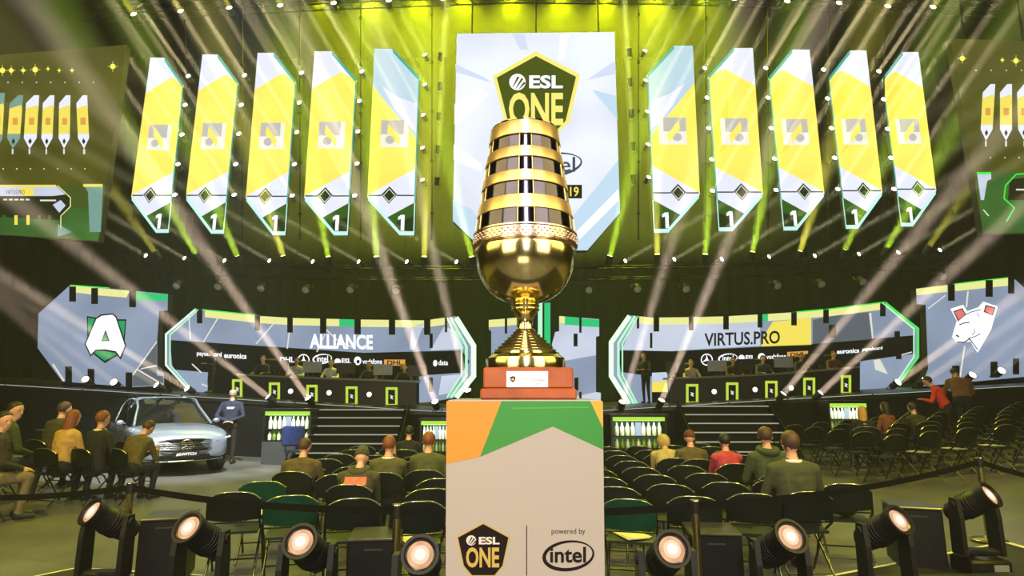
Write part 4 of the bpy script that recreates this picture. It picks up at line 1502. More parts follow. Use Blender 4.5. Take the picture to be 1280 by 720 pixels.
def person(label, loc, rz, pose='sit', scale=1.0, top=(60, 60, 40), legs=(30, 30, 34), hair='brown', style='short', lean=0.1, head=(0.0, 0.0), arms='lap', skin=0, wide=1.0, sleeve=True, patch=None, vox=.014, group=None, extra=None):
    caps = []
    W = wide

    def cap(a, b, r0, r1, tg):
        caps.append((Vector(a), Vector(b), r0, r1, tg))

    sit = pose == 'sit'
    hip = Vector((0, 0, .53 if sit else .93))
    sd = Vector((0, math.sin(lean), math.cos(lean)))
    bend = lean * 1.5
    sd2 = Vector((0, math.sin(bend), math.cos(bend)))
    waist = hip + sd * .16
    chest = waist + sd * .17
    neckb = chest + sd2 * .18
    for c_, rx, ry in ((hip, .165, .125), (hip + sd * .08, .16, .118), (waist, .15, .11), (waist + sd * .09, .16, .115), (chest, .172, .122), (chest + sd2 * .07, .17, .118)):
        n_ = 5
        for i in range(n_):
            f = -1 + 2 * i / (n_ - 1)
            r_ = ry * (1 - .12 * abs(f))
            cap(c_ + Vector((f * (rx * W - r_ * .9), 0, -.03)), c_ + Vector((f * (rx * W - r_ * .9), 0, .04)), r_, r_, 'top' if c_ is not hip else 'legs')
    sh = []
    for s in (-1, 1):
        p = chest + sd2 * .13 + Vector((s * .185 * W, 0, 0))
        sh.append(p)
        cap(neckb + Vector((s * .03, 0, .0)), p, .062, .062, 'top')
    hd_dir = Vector((0, math.sin(bend * .6 + head[1]), math.cos(bend * .6 + head[1])))
    nk = neckb + hd_dir * .09
    cap(neckb - Vector((0, 0, .03)), nk, .058, .052, 'skin')
    hc = nk + hd_dir * .105 + Vector((0, .018, 0))
    Rh = Matrix.Rotation(head[0], 3, 'Z') @ Matrix.Rotation(-(bend * .6 + head[1]), 3, 'X')
    H = lambda x, y, z: hc + Rh @ Vector((x, y, z))
    for y_ in (-.028, 0, .018):
        cap(H(0, y_, -.01), H(0, y_, .035), .074, .076, 'skin')
    cap(H(0, .03, -.06), H(0, .045, -.085), .05, .038, 'skin')
    cap(H(0, .088, .0), H(0, .106, -.028), .011, .015, 'skin')
    cap(H(-.02, .082, -.066), H(.02, .082, -.066), .011, .011, 'skin')
    for s in (-1, 1):
        cap(H(s * .076, -.005, .01), H(s * .08, -.012, -.028), .015, .012, 'skin')
        cap(H(s * .03, .078, .028), H(s * .045, .074, .026), .012, .012, 'skin')
    # legs
    for s in (-1, 1):
        if sit:
            hp, kn, an = hip + Vector((s * .085, .0, -.02)), Vector((s * .12, .42, .52)), Vector((s * .115, .36, .09))
            if arms == 'hunch':
                kn = Vector((s * .15, .40, .54))
        else:
            hp, kn, an = hip + Vector((s * .085, 0, -.02)), Vector((s * .095, .02, .50)), Vector((s * .1, -.01, .09))
            if lean > .5:
                kn = Vector((s * .11, .05, .5))
        cap(hp, kn, .088, .062, 'legs')
        cap(kn, an, .06, .042, 'legs')
        cap(an + Vector((0, -.02, -.03)), an + Vector((s * .02, .15, -.055)), .042, .034, 'shoe')
        cap(an + Vector((0, -.03, -.055)), an + Vector((s * .01, .05, -.055)), .034, .034, 'shoe')
    # arms and hands
    for i, s in enumerate((-1, 1)):
        a = sh[i]
        if arms == 'lap':
            el, wr = a + Vector((s * .07, .06, -.27)) + sd2 * 0, Vector((s * .09, .34, .63))
            fd = Vector((-s * .35, .9, -.25))
        elif arms == 'hunch':
            el, wr = Vector((s * .2, .33, .66)), Vector((s * .05, .47, .76))
            fd = Vector((-s * .5, .5, .7))
        elif arms == 'chin':
            el, wr = (Vector((s * .18, .36, .66)), hc + Vector((s * .05, .12, -.15))) if s > 0 else (a + Vector((s * .07, .08, -.27)), Vector((s * .05, .36, .63)))
            fd = Vector((-s * .2, .2, .9)) if s > 0 else Vector((.5, .8, -.2))
        elif arms == 'desk':
            el, wr = a + Vector((s * .09, .14, -.24)), Vector((s * .16, .46, .76))
            fd = Vector((-s * .1, 1, -.1))
        elif arms == 'back':
            el, wr = a + Vector((s * .1, -.1, -.27)), hip + Vector((s * .03, -.17, .07))
            fd = Vector((-s * 1, -.1, -.2))
        elif arms == 'front':
            el, wr = a + Vector((s * .08, .08, -.27)), a + Vector((-s * .06, .27, -.22))
            fd = Vector((-s * .6, .8, .1))
        else:
            el, wr = a + Vector((s * .06, -.02, -.28)), a + Vector((s * .07, .06, -.53))
            fd = Vector((0, .15, -1))
        fd.normalize()
        cap(a, el, .058, .046, 'top')
        cap(el, wr, .045, .032, 'top' if sleeve else 'skin')
        side = fd.cross(Vector((0, 0, 1)))
        if side.length < .2:
            side = Vector((0, 1, 0))
        side.normalize()
        nrm = side.cross(fd)
        pm = wr + fd * .05
        for q in (-.024, 0, .024):
            cap(wr + fd * .01 + side * q * .6, wr + fd * .085 + side * q, .017, .015, 'skin')
        for q, ln in ((-.033, .058), (-.011, .07), (.011, .075), (.033, .066)):
            b0 = wr + fd * .09 + side * q
            b1 = b0 + fd * ln * .55 + side * q * .15 - nrm * .006
            b2 = b1 + fd * ln * .4 - nrm * ln * .3
            cap(b0, b1, .0105, .0098, 'skin')
            cap(b1, b2, .0098, .0085, 'skin')
        ts = -s if side.x > 0 else s
        tb = wr + fd * .03 + side * .03 * ts
        cap(tb, tb + (fd * .6 + side * ts * .8).normalized() * .04, .013, .011, 'skin')
        t1 = tb + (fd * .6 + side * ts * .8).normalized() * .04
        cap(t1, t1 + fd * .03, .011, .0095, 'skin')
    mb = MB()
    for a, b, r0, r1, tg in caps:
        if (b - a).length > 1e-4:
            mb.cyl(a, b, r0, r1, BLACK, 10)
        mb.ball(a, r0, BLACK, 10, 6)
        mb.ball(b, r1, BLACK, 10, 6)
    tmp = mb.build('tmp_body')
    m1 = tmp.modifiers.new('r', 'REMESH')
    m1.mode = 'VOXEL'
    m1.voxel_size = vox
    m2 = tmp.modifiers.new('s', 'SMOOTH')
    m2.factor = .5
    m2.iterations = 3
    dg = bpy.context.evaluated_depsgraph_get()
    me = bpy.data.meshes.new_from_object(tmp.evaluated_get(dg))
    old = tmp.data
    bpy.data.objects.remove(tmp)
    bpy.data.meshes.remove(old)
    me.materials.clear()
    slots = {'skin': SKIN[skin], 'top': cloth('%d_%d_%d' % top, top), 'legs': cloth('%d_%d_%d' % legs, legs), 'shoe': mat('shoe_dark', (24, 22, 22), .5)}
    order = ['skin', 'top', 'legs', 'shoe']
    for k_ in order:
        me.materials.append(slots[k_])
    nf = len(me.polygons)
    C = np.empty(nf * 3)
    me.polygons.foreach_get('center', C)
    C = C.reshape(-1, 3)
    best = np.full(nf, 9.0)
    idx = np.zeros(nf, int)
    for a, b, r0, r1, tg in caps:
        d_, t_ = seg_d(C, a, b)
        d_ = d_ - (r0 + (r1 - r0) * t_)
        w_ = d_ < best
        best[w_] = d_[w_]
        idx[w_] = order.index(tg)
    me.polygons.foreach_set('material_index', idx.astype(np.int32))
    me.polygons.foreach_set('use_smooth', np.ones(nf, bool))
    me.update()
    t = thing('person', label, 'person', loc, rz, group, local=True)
    t.scale = (scale,) * 3
    bo_ = bpy.data.objects.new('body', me)
    COL.objects.link(bo_)
    bo_.parent = t
    e = MB()
    for s in (-1, 1):
        e.ball(H(s * .03, .083, .012), (.011, .007, .007), EYE, 8, 5)
    e.build('eyes', bo_)
    if style != 'bald':
        hm = HAIRC[hair]
        m = MB()
        n_, k_ = 22, 16
        m.ball((0, 0, 0), 1.0, hm, n_, k_)
        nv = []
        for (x, y, z) in m.v:
            X, Y_, Z = x * .088, y * .104 - .014, z * .104 + .026
            rr = random.uniform(-.003, .003)
            X += rr
            Z += rr
            if y > .25 and z < .5:
                Y_ = min(Y_, .052 if z > .2 else .02)
                if z < .15:
                    Y_ = min(Y_, .0)
                    X *= .93
            if style == 'long' and z < .25:
                if y < .35:
                    Z -= .24 * min(1, (.25 - z) * 1.2)
                    X *= 1.05
                    Y_ = min(Y_, .03)
                    if z < -.5:
                        Y_ -= .04
                        X *= 1 + .8 * (-z - .5)
            elif z < -.45:
                Z = max(Z, -.078 if y < .1 else -.03)
            if style in ('beanie', 'cap'):
                X *= 1.06
                Y_ *= 1.05
                Z = max(Z, .0)
                if style == 'beanie' and z > .8:
                    Z += .02
            if style == 'balding' and z > .55 and y > -.4:
                Z -= .022 * (z - .55) / .45
            nv.append(tuple(H(X, Y_, Z)))
        m.v = nv
        m.build({'beanie': 'beanie', 'cap': 'cap'}.get(style, 'hair'), bo_, smooth=80)
        if style == 'balding':
            m = MB().ball(H(0, .0, .072), (.064, .074, .046), SKIN[skin], 14, 8, Rh)
            m.build('bald_crown', bo_, smooth=80)
        if style == 'cap':
            MB().ball(H(0, .10, .045), (.07, .075, .01), hm, 14, 5, Rh).build('cap_peak', bo_, smooth=60)
    if extra == 'hood':
        hm = slots['top']
        m = MB()
        pts = [neckb + Vector((.10 * math.cos(a), .095 * math.sin(a) - .01, .035 + .025 * math.sin(a))) for a in [2 * PI * i / 18 for i in range(18)]]
        m.tube(pts, [.034 + .016 * (1 - math.sin(2 * PI * i / 18)) / 2 for i in range(18)], hm, 8, True)
        m.build('hood', bo_, smooth=80)
    if extra == 'hood_up':
        m = MB()
        m.ball((0, 0, 0), 1.0, slots['top'], 18, 12)
        m.v = [tuple(H(x * .115, min(y * .125 - .02, .04), z * .13 + .01)) for x, y, z in m.v]
        m.build('hood', bo_, smooth=80)
    if extra == 'collar':
        m = MB()
        pts = [neckb + Vector((.075 * math.cos(a), .07 * math.sin(a), .03)) for a in [2 * PI * i / 16 for i in range(16)]]
        m.tube(pts, .017, cloth('white_collar', (224, 214, 190)), 8, True)
        m.build('collar', bo_, smooth=80)
    if patch:
        pc, pw, ph, dz, dy = patch
        m = MB()
        nx, ny = 8, 3
        fr = []
        base_c = chest + sd2 * dz
        for j in range(ny + 1):
            for i in range(nx + 1):
                f = -1 + 2 * i / nx
                q = base_c + Vector((f * pw, -.124 - .006 + .03 * abs(f) ** 2 + dy, 0)) + sd2 * (ph * (j / ny - .5))
                fr.append(q)
        m.add(fr, [(j * (nx + 1) + i, j * (nx + 1) + i + 1, (j + 1) * (nx + 1) + i + 1, (j + 1) * (nx + 1) + i) for j in range(ny) for i in range(nx)], cloth('patch_%d' % pc[0], pc))
        m.build('back_print', bo_, smooth=80)
    return t


# ------------------------------------------------------------------ folding chairs
CHG = mat('chair_plastic', (14, 20, 14), 0.4, 0, 0.2, 10, spec=0.3)
CHG2 = mat('chair_green_plastic', (8, 54, 34), 0.4, 0, 0.2, 10, spec=0.3)
CHS = mat('chair_seat', (30, 38, 26), 0.35, 0, 0.2, 10)
CHM = mat('chair_metal', (70, 74, 64), 0.3, 0.85)
CHR = mat('chair_rim_highlight', (176, 182, 150), 0.2, 0.8)  # pale metal tone, lightened to stand in for highlights on the chair tops


def chair_proto(back):
    t = thing('folding_chair', 'chair', 'chair', local=True)
    # seat: slightly dished rounded slab
    m = MB()
    nx, ny = 8, 6
    topv, botv = [], []
    for j in range(ny + 1):
        for i in range(nx + 1):
            u, v_ = -1 + 2 * i / nx, -1 + 2 * j / ny
            x, y = .205 * u * (1 - .06 * max(0, v_)), .19 * v_ + .02
            z = .45 - .014 * (1 - u * u) * (1 - v_ * v_) - .012 * abs(v_) ** 3 + .004
            topv.append((x, y, z))
            botv.append((x, y, z - .022))
    n1 = len(topv)
    f = []
    W_ = nx + 1
    for j in range(ny):
        for i in range(nx):
            q = (j * W_ + i, j * W_ + i + 1, (j + 1) * W_ + i + 1, (j + 1) * W_ + i)
            f.append(q)
            f.append(tuple(n1 + a for a in reversed(q)))
    bd = [i for i in range(W_)] + [j * W_ + nx for j in range(1, ny + 1)] + [ny * W_ + i for i in range(nx - 1, -1, -1)] + [j * W_ for j in range(ny - 1, 0, -1)]
    for a, b in zip(bd, bd[1:] + bd[:1]):
        f.append((a, n1 + a, n1 + b, b))
    m.add(topv + botv, f, CHS)
    m.build('seat', t, smooth=50)
    # backrest: curved panel with round upper corners
    m = MB()
    nx, nz = 12, 6
    fr, bk = [], []
    for j in range(nz + 1):
        for i in range(nx + 1):
            u = -1 + 2 * i / nx
            w_ = j / nz
            zt_ = .80 - .075 * abs(u) ** 3.2
            zb_ = .545 + .02 * abs(u) ** 2
            z = zb_ + (zt_ - zb_) * w_
            y = -.205 - .02 * w_ - .035 * (1 - u * u)
            fr.append((.225 * u, y, z))
            bk.append((.225 * u, y - .02, z))
    n1 = len(fr)
    W_ = nx + 1
    f = []
    for j in range(nz):
        for i in range(nx):
            q = (j * W_ + i, j * W_ + i + 1, (j + 1) * W_ + i + 1, (j + 1) * W_ + i)
            f.append(tuple(reversed(q)))
            f.append(tuple(n1 + a for a in q))
    bd = [i for i in range(W_)] + [j * W_ + nx for j in range(1, nz + 1)] + [nz * W_ + i for i in range(nx - 1, -1, -1)] + [j * W_ for j in range(nz - 1, 0, -1)]
    for a, b in zip(bd, bd[1:] + bd[:1]):
        f.append((b, n1 + b, n1 + a, a))
    m.add(fr + bk, f, back)
    br = m.build('backrest', t, smooth=50)
    rim = []
    for i in range(nx + 1):
        u = -1 + 2 * i / nx
        rim.append((.227 * u, -.225 - .01 - .035 * (1 - u * u), .804 - .075 * abs(u) ** 3.2))
    MB().tube(rim, .0065, CHR, 6).build('rim_highlight', br, smooth=60)  # thin pale tube that puts the highlight along the back's top edge
    for s in (-1, 1):
        MB().tube([(s * .222, -.22, .74), (s * .225, -.19, .52), (s * .225, .0, .40), (s * .225, .23, .012)], .0115, CHM, 6).build('leg', t, smooth=60)
        MB().tube([(s * .20, .17, .43), (s * .20, .0, .27), (s * .205, -.25, .012)], .0115, CHM, 6).build('leg', t, smooth=60)
    MB().tube([(-.225, .175, .12), (.225, .175, .12)], .009, CHM, 6).build('crossbar', t, smooth=60)
    MB().tube([(-.204, -.19, .085), (.204, -.19, .085)], .009, CHM, 6).build('crossbar', t, smooth=60)
    MB().tube([(-.224, -.19, .525), (.224, -.19, .525)], .008, CHM, 6).build('crossbar', t, smooth=60)
    return t


CH = {'k': chair_proto(CHG), 'g': chair_proto(CHG2)}
_chu = set()
CHAIRS = []


def chair(x, y, rz, label, group, kind='k', dz=0.0):
    loc = (x, y, floor_z(x) + dz)
    if kind not in _chu:
        _chu.add(kind)
        o = CH[kind]
        o.location = loc
        o.rotation_euler = (0, 0, rz)
        o['label'] = label
    else:
        o = dup(CH[kind], loc, (0, 0, rz), label)
    o['group'] = group
    CHAIRS.append((x, y))
    return o


# seated audience: head pixel x, depth, head-top pixel y, options
OLV, DKG, BLK, BEI = (74, 70, 34), (46, 50, 32), (26, 26, 26), (170, 146, 84)
aud = [
    (984, 6.05, 538, dict(label='dark haired man in a dark green shirt sitting largest right of the plinth', top=(58, 62, 34), hair='brown', lean=.06, wide=1.12, arms='lap', extra='collar')),
    (954, 7.3, 532, dict(label='man with thinning hair and pale collar sitting behind the bag chair', top=(56, 66, 34), hair='brown', style='balding', lean=.08, extra='hood', wide=1.05, head=(-.4, 0))),
    (903, 8.3, 541, dict(label='dark haired person with a pink top sitting right of the stairs foot', top=(176, 58, 70), hair='dark', lean=.18, arms='hunch', extra=None)),
    (860, 8.8, 537, dict(label='person in a brown cap and olive jacket sitting before the right stairs', top=(86, 76, 36), hair='cap', style='cap', lean=.12, wide=1.1, head=(-.3, .1))),
    (827, 9.2, 547, dict(label='person in a beige hooded jacket bent over, sitting nearest the right cooler', top=(176, 156, 92), hair='brown', lean=.42, arms='hunch', wide=1.15, extra='hood_up', head=(0, .35))),
    (537, 7.6, 539, dict(label='brown haired man in olive shirt sitting just left of the plinth', top=(70, 74, 34), hair='red', lean=.06, wide=1.05)),
    (488, 7.4, 544, dict(label='red haired man with raised arm sitting second left of the plinth', top=(78, 78, 38), hair='red', lean=.1, arms='chin', wide=1.08, extra='collar')),
    (455, 6.7, 562, dict(label='person in a beanie and olive jacket with a pink back print, bent forward', top=(66, 62, 36), hair='beanie', style='beanie', lean=.3, arms='hunch', head=(0, .25), extra='hood', patch=((214, 112, 84), .13, .10, .10, -.03), wide=1.12)),
    (384, 7.6, 547, dict(label='short haired man in an olive jacket sitting by the blue chair', top=(80, 70, 32), hair='brown', lean=.22, arms='lap', wide=1.2, head=(-.3, .1))),
    (512, 10.2, 548, dict(label='person in black sitting far off before the left stairs', top=(22, 22, 22), hair='dark', lean=.2, wide=1.1)),
    (13, 7.9, 505, dict(label='bearded man in a dark jacket sitting at the left edge facing right', top=(52, 40, 32), legs=(112, 100, 66), hair='dark', lean=.12, head=(-1.1, 0), rz=-.8, arms='lap', scale=1.0)),
    (24, 9.0, 502, dict(label='man in a green jacket sitting behind the bearded man facing right', top=(58, 66, 34), hair='dark', lean=.1, head=(-1.0, 0), rz=-.6)),
    (84, 10.3, 502, dict(label='person in a dark olive coat sitting farthest back near the car', top=(62, 60, 30), hair='brown', lean=.2, rz=-.3, wide=1.1)),
    (96, 9.2, 512, dict(label='orange haired person in a beige shirt sitting before the car', top=(188, 150, 80), hair='red', style='long', lean=.15, rz=-.3)),
    (133, 9.3, 513, dict(label='reddish haired person in black with a white collar sitting beside the car', top=(26, 26, 24), hair='red', lean=.06, rz=-.35, extra='collar', wide=1.05)),
    (191, 9.7, 525, dict(label='man in an olive jacket hunched forward on a chair before the car grille', top=(88, 80, 28), hair='brown', lean=.3, arms='hunch', rz=-.35, wide=1.25, head=(0, .3))),
    (1076, 11.6, 510, dict(label='long blonde haired woman in black sitting before the right cooler', top=(22, 22, 22), hair='blond', style='long', lean=.06, rz=-.3, sleeve=False)),
    (1103, 12.2, 508, dict(label='dark long haired woman with bare arms sitting right of the blonde woman', top=(120, 70, 50), hair='dark', style='long', lean=.06, rz=.4, sleeve=False)),
    (1139, 11.8, 528, dict(label='small dark haired person bent low among the chairs on the right', top=(40, 42, 26), hair='dark', lean=.3, arms='hunch')),
]
PEOPLE = []
for hx, Yd, hy, op in aud:
    top_p = P(hx, hy, Yd)
    rz = op.pop('rz', 0.0)
    lean = op.get('lean', .1)
    # head sits forward of the hips by the lean
    fwd = math.sin(lean) * .33 + math.sin(lean * 1.5) * .18 + .05 + math.sin(lean * .9 + op.get('head', (0, 0))[1]) * .2
    bx = top_p.x + math.sin(rz) * fwd
    by = Yd - math.cos(rz) * fwd
    fz = floor_z(bx)
    hnat = .53 + math.cos(lean) * .33 + math.cos(lean * 1.5) * .18 + math.cos(lean * .9 + op.get('head', (0, 0))[1]) * .195 + .125
    sc = op.pop('scale', None) or max(.86, min(1.16, (top_p.z - fz) / hnat))
    lb = op.pop('label')
    person(lb, (bx, by, fz + (.0)), rz, 'sit', sc, group='seated audience', **op)
    PEOPLE.append((bx, by, rz, lb, sc))

# standing people
gp = FL(284, 580)
person('security guard in a navy jacket standing beside the car', gp, .15, 'stand', 0.95, top=(34, 42, 66), legs=(20, 20, 22), hair='grey', style='balding', lean=.03, arms='back', wide=1.12, patch=((226, 226, 230), .09, .045, .05, 0))
rp = P(1186, 533, 13.2)
person('person in a red shirt standing bent among the chairs on the right', (rp.x, 13.2, floor_z(rp.x)), .9, 'stand', .9, top=(206, 48, 40), legs=(24, 24, 26), hair='dark', lean=.35, arms='front', head=(0, .2))
rp = P(1206, 517, 13.8)
person('person in a brown checked shirt standing turned away on the right', (rp.x, 13.8, floor_z(rp.x)), -.3, 'stand', .98, top=(128, 86, 40), legs=(20, 20, 22), hair='dark', lean=.25, arms='front', wide=1.15, head=(0, .5))

for bx, by, rz, lb, sc in PEOPLE:
    chair(bx - math.sin(-rz) * 0 + math.sin(rz) * .02, by + .02, rz, 'dark folding chair under the ' + lb.split(' sitting')[0].split(',')[0].split(' on a chair')[0].split(' among')[0].split(' with a pink')[0], 'occupied folding chairs', dz=0)


def free(x, y, d=.5):
    return all((x - a) ** 2 + (y - b) ** 2 > d * d for a, b in CHAIRS)


for side, s in (('right', 1), ('left', -1)):
    for r in range(8):
        ncol = 5 if s > 0 else 4
        for k_ in range(ncol):
            ax = (1.05 if s > 0 else .84) + .585 * k_
            if s < 0 and r > 4 and k_ > 3:
                continue
            x = s * ax
            y = (5.55 if s > 0 else 5.5) + .27 * (ax - 1.0) + .68 * r + (.25 if (s > 0 and k_ == 4) else 0)
            x += .012 * math.sin(7 * r + 3 * k_)
            y += .015 * math.cos(5 * r + 2 * k_)
            if not free(x, y, .47):
                continue
            kd = 'g' if (s < 0 and (r, k_) in ((0, 2), (1, 2), (1, 3), (2, 3))) or (s > 0 and (r, k_) in ((0, 0),)) else 'k'
            chair(x, y, -s * .24 + .04 * math.sin(3 * r + k_), '%s folding chair, %s from the aisle in the %s row %s of the plinth' % ('green' if kd == 'g' else 'black', ORD[k_], ORD[r], side), 'folding chairs %s of the plinth' % side, kd)
# far right block, angled towards the stage
o0 = FL(1108, 606)
ua = .10
for r in range(8):
    for k_ in range(10):
        x = o0.x + .60 * k_ * math.cos(ua) - .78 * r * math.sin(ua) * 1.2 + .06 * r
        y = o0.y + .60 * k_ * math.sin(ua) - .02 * k_ * k_ + .80 * r * math.cos(ua)
        px_ = 640 + 750 * x / y
        if px_ > 1335 or y > 13.9 or not free(x, y, .46):
            continue
        chair(x, y, .30 + .03 * math.sin(4 * r + k_), 'black folding chair, %s seat of the %s row in the far right block' % (ORD[k_], ORD[r]), 'folding chairs of the far right block')
# loose chairs among the people on the left
for j, (px_, py_, rz, lb) in enumerate([(62, 610, -.6, 'beside the bearded man at the left edge'), (98, 606, -.5, 'with its seat turned to the car'), (166, 612, -.4, 'right of the white collared person'), (30, 598, -.6, 'behind the two men at the left edge'), (62, 590, -.4, 'behind the orange haired person'), (6, 612, -.7, 'cut by the left picture edge')]):
    p = FL(px_, py_)
    if free(p.x, p.y, .42):
        chair(p.x, p.y, rz, 'black folding chair on the left, ' + lb, 'folding chairs on the left')
# blue jacket chair beyond

# ------------------------------------------------------------------ the show car
PAINT = mat('car_silver_blue', (150, 162, 186), 0.28, 0.55, 0.04, 3, 0, 0.8)
CGLASS = mat('car_glass', (12, 15, 18), 0.06, 0, 0.1, 2)
CBLK = mat('car_black_trim', (14, 14, 15), 0.35, 0, 0.1, 5)
CCHR = mat('car_chrome', (210, 214, 220), 0.12, 1.0)
TYRE = mat('tyre_rubber', (18, 18, 18), 0.8)
RIM = mat('wheel_rim', (120, 124, 130), 0.3, 0.9)
HLAMP = emis('car_headlamp', (214, 226, 255), 1.3)
PLATEM = mat('car_plate', (20, 22, 26), 0.4)
PLTXT = mat('car_plate_print', (225, 228, 232), 0.4)
phi = math.radians(40)
Fv = Vector((math.sin(phi), -math.cos(phi), 0))
CS = 0.92
fc = P(232, 560, 12.0)
cc = Vector((fc.x, 12.0, 0)) - Fv * 2.35 * CS
cz = floor_z(fc.x) - .0
car = thing('car', 'silver blue electric SUV parked on the floor before the left wing screen', 'car', (cc.x, cc.y, cz), math.atan2(Fv.y, Fv.x), local=True)
car.scale = (CS,) * 3
ST = [(-2.36, .70, .52, .86, .92), (-2.28, .86, .38, .97, 1.0), (-1.95, .93, .30, 1.03, 1.06), (-1.4, .945, .27, 1.03, 1.06), (-.7, .94, .26, 1.01, 1.04), (0, .94, .26, 1.0, 1.03), (.6, .94, .26, .985, 1.03), (1.0, .945, .27, .975, 1.06),
      (1.5, .945, .28, .955, 1.04), (1.9, .93, .30, .92, 1.0), (2.15, .89, .32, .86, .945), (2.3, .81, .36, .78, .86), (2.37, .68, .42, .70, .76)]


def ring_half(w_, zl, zs, zt):
    return [(0, zl), (w_ * .8, zl), (w_ * .95, zl + .05), (w_, zl + .2), (w_ * .985, (zl + zs) / 2 + .08), (w_ * .99, zs - .09), (w_ * .95, zs - .02), (w_ * .82, zs + (zt - zs) * .35), (w_ * .45, zt - .005), (0, zt)]


m = MB()
v = []
nr = 18
for x, w_, zl, zs, zt in ST:
    h = ring_half(w_, zl, zs, zt)
    full = h + [(-y, z) for y, z in reversed(h[1:-1])]
    v += [(x, y, z) for y, z in full]
f = []
for k_ in range(len(ST) - 1):
    for i in range(nr):
        j = (i + 1) % nr
        f.append((k_ * nr + i, k_ * nr + j, k_ * nr + nr + j, k_ * nr + nr + i))
f += [tuple(range(nr - 1, -1, -1)), tuple(range((len(ST) - 1) * nr, len(ST) * nr))]
m.add(v, f, PAINT)
body = m.build('body', car, smooth=60)
md = body.modifiers.new('sub', 'SUBSURF')
md.levels = 1
md.render_levels = 2
# greenhouse
GH = [(-2.24, .74, 1.02, .70, 1.06), (-2.05, .80, 1.02, .62, 1.34), (-1.7, .84, 1.02, .62, 1.53), (-1.1, .86, 1.02, .63, 1.62), (-.4, .87, 1.0, .63, 1.64), (.05, .87, 1.0, .62, 1.61), (.35, .87, 1.0, .64, 1.45), (.7, .86, .99, .72, 1.22), (1.02, .80, .98, .78, 1.03)]
m = MB()
v = []
for x, wb, zb_, wr, zr in GH:
    h = [(wb, zb_), (wb + (wr - wb) * .5, zb_ + (zr - zb_) * .58), (wr, zr - .06 * min(1, (zr - zb_) / .5)), (wr * .8, zr - .01), (0, zr)]
    full = h + [(-y, z) for y, z in reversed(h[:-1])]
    v += [(x, y, z) for y, z in full]
nr = 9
f = []
for k_ in range(len(GH) - 1):
    for i in range(nr - 1):
        f.append((k_ * nr + i, k_ * nr + i + 1, k_ * nr + nr + i + 1, k_ * nr + nr + i))
gl = m.add(v, f, CGLASS)
for q, fa in enumerate(m.f):
    k_, i = divmod(q, nr - 1)
    if i in (2, 3, 4, 5) and 1 < k_ < 5:
        m.mi[q] = m.slot(PAINT)
m.build('cabin_glass', car, smooth=40)
for s in (-1, 1):
    edge = [(x, s * (wr + .004), zr - .06 * min(1, (zr - zb_) / .5) + .003) for x, wb, zb_, wr, zr in GH]
    MB().tube(edge, .028, PAINT, 6).build('roof_pillar', car, smooth=60)
    MB().tube([(-.35, s * .872, 1.02), (-.38, s * .755, 1.34), (-.4, s * .64, 1.58)], .022, CBLK, 6).build('door_pillar', car, smooth=60)
    MB().tube([(-1.3, s * .855, 1.03), (-1.4, s * .74, 1.36), (-1.5, s * .635, 1.53)], .022, CBLK, 6).build('door_pillar', car, smooth=60)
    MB().tube([(-2.05, s * .865, 1.035), (-.6, s * .895, 1.02), (.85, s * .895, 1.0)], .012, CCHR, 6).build('window_trim', car, smooth=60)
    MB().tube([(-1.5, s * .6, 1.65), (-.6, s * .6, 1.69), (.0, s * .6, 1.66)], .014, CBLK, 6).build('roof_rail', car, smooth=60)
    mr = MB().ball((.62, s * 1.0, 1.07), (.05, .085, .06), PAINT, 12, 8).build('door_mirror', car, smooth=60)
    MB().cyl((.62, s * .9, 1.04), (.62, s * .98, 1.06), .03, .025, CBLK, 8).build('mirror_stalk', mr)
    for xh in (-.25, -1.25):
        MB().box((xh, s * .945, .86), (.2, .03, .03), CCHR, bev=.008).build('door_handle', car)
    for xd in (.72, -.42, -1.35):
        MB().box((xd, s * .938, .68), (.012, .02, .6), CBLK).build('door_seam', car)
    # lamps
    hl = [(2.19, .60, .80), (2.10, .86, .82), (2.00, .93, .80), (2.05, .925, .70), (2.20, .85, .69), (2.31, .60, .70)]
    hp_ = [Vector((x + .05, s * y * 1.005, z)) for x, y, z in hl]
    if s < 0:
        hp_.reverse()
    hl_o = MB().prism(hp_, [p - Vector((.1, 0, 0)) for p in hp_], CGLASS).build('headlamp', car)
    MB().tube([(2.30, s * .63, .745), (2.22, s * .84, .765), (2.10, s * .935, .775)], .016, HLAMP, 6).build('daylight_strip', hl_o)
    for xw in (-1.42, 1.45):
        wt = MB()
        wt.lathe([(.20, -.11), (.33, -.12), (.365, -.08), (.37, 0), (.365, .08), (.33, .12), (.20, .11)], TYRE, n=28)
        wt.v = [(xw + a, s * .83 + s * c_, .37 + b) for a, b, c_ in wt.v]
        wo = wt.build('wheel', car, smooth=40)
        rm_ = MB()
        rm_.lathe([(0, .085), (.06, .09), (.07, .07), (.20, .075), (.245, .11), (.25, .1)], RIM, n=28)
        for q in range(5):
            a = 2 * PI * q / 5
            rm_.box((.13 * math.cos(a), .13 * math.sin(a), .09), (.2, .05, .02), RIM, Matrix.Rotation(a, 3, 'Z'))
        rm_.v = [(xw + a, s * .83 + s * c_, .37 + b) for a, b, c_ in rm_.v]
        rm_.build('rim', wo, smooth=30)
        ar = MB()
        pts = [(xw + .44 * math.cos(a), s * .935, .37 + .44 * math.sin(a)) for a in [PI * i / 14 for i in range(15)]]
        ar.tube(pts, .045, CBLK, 6)
        ar.build('wheel_arch', car, smooth=60)
        MB().cyl((xw, s * .80, .37), (xw, s * .942, .37), .41, .41, CBLK, 24).build('arch_liner', car)
# front end: oval black grille with chrome bars and the star
def fx(y, z):
    return 2.405 - .33 * (abs(y) / .9) ** 2.6 - .05 * max(0, (z - .62)) * 2


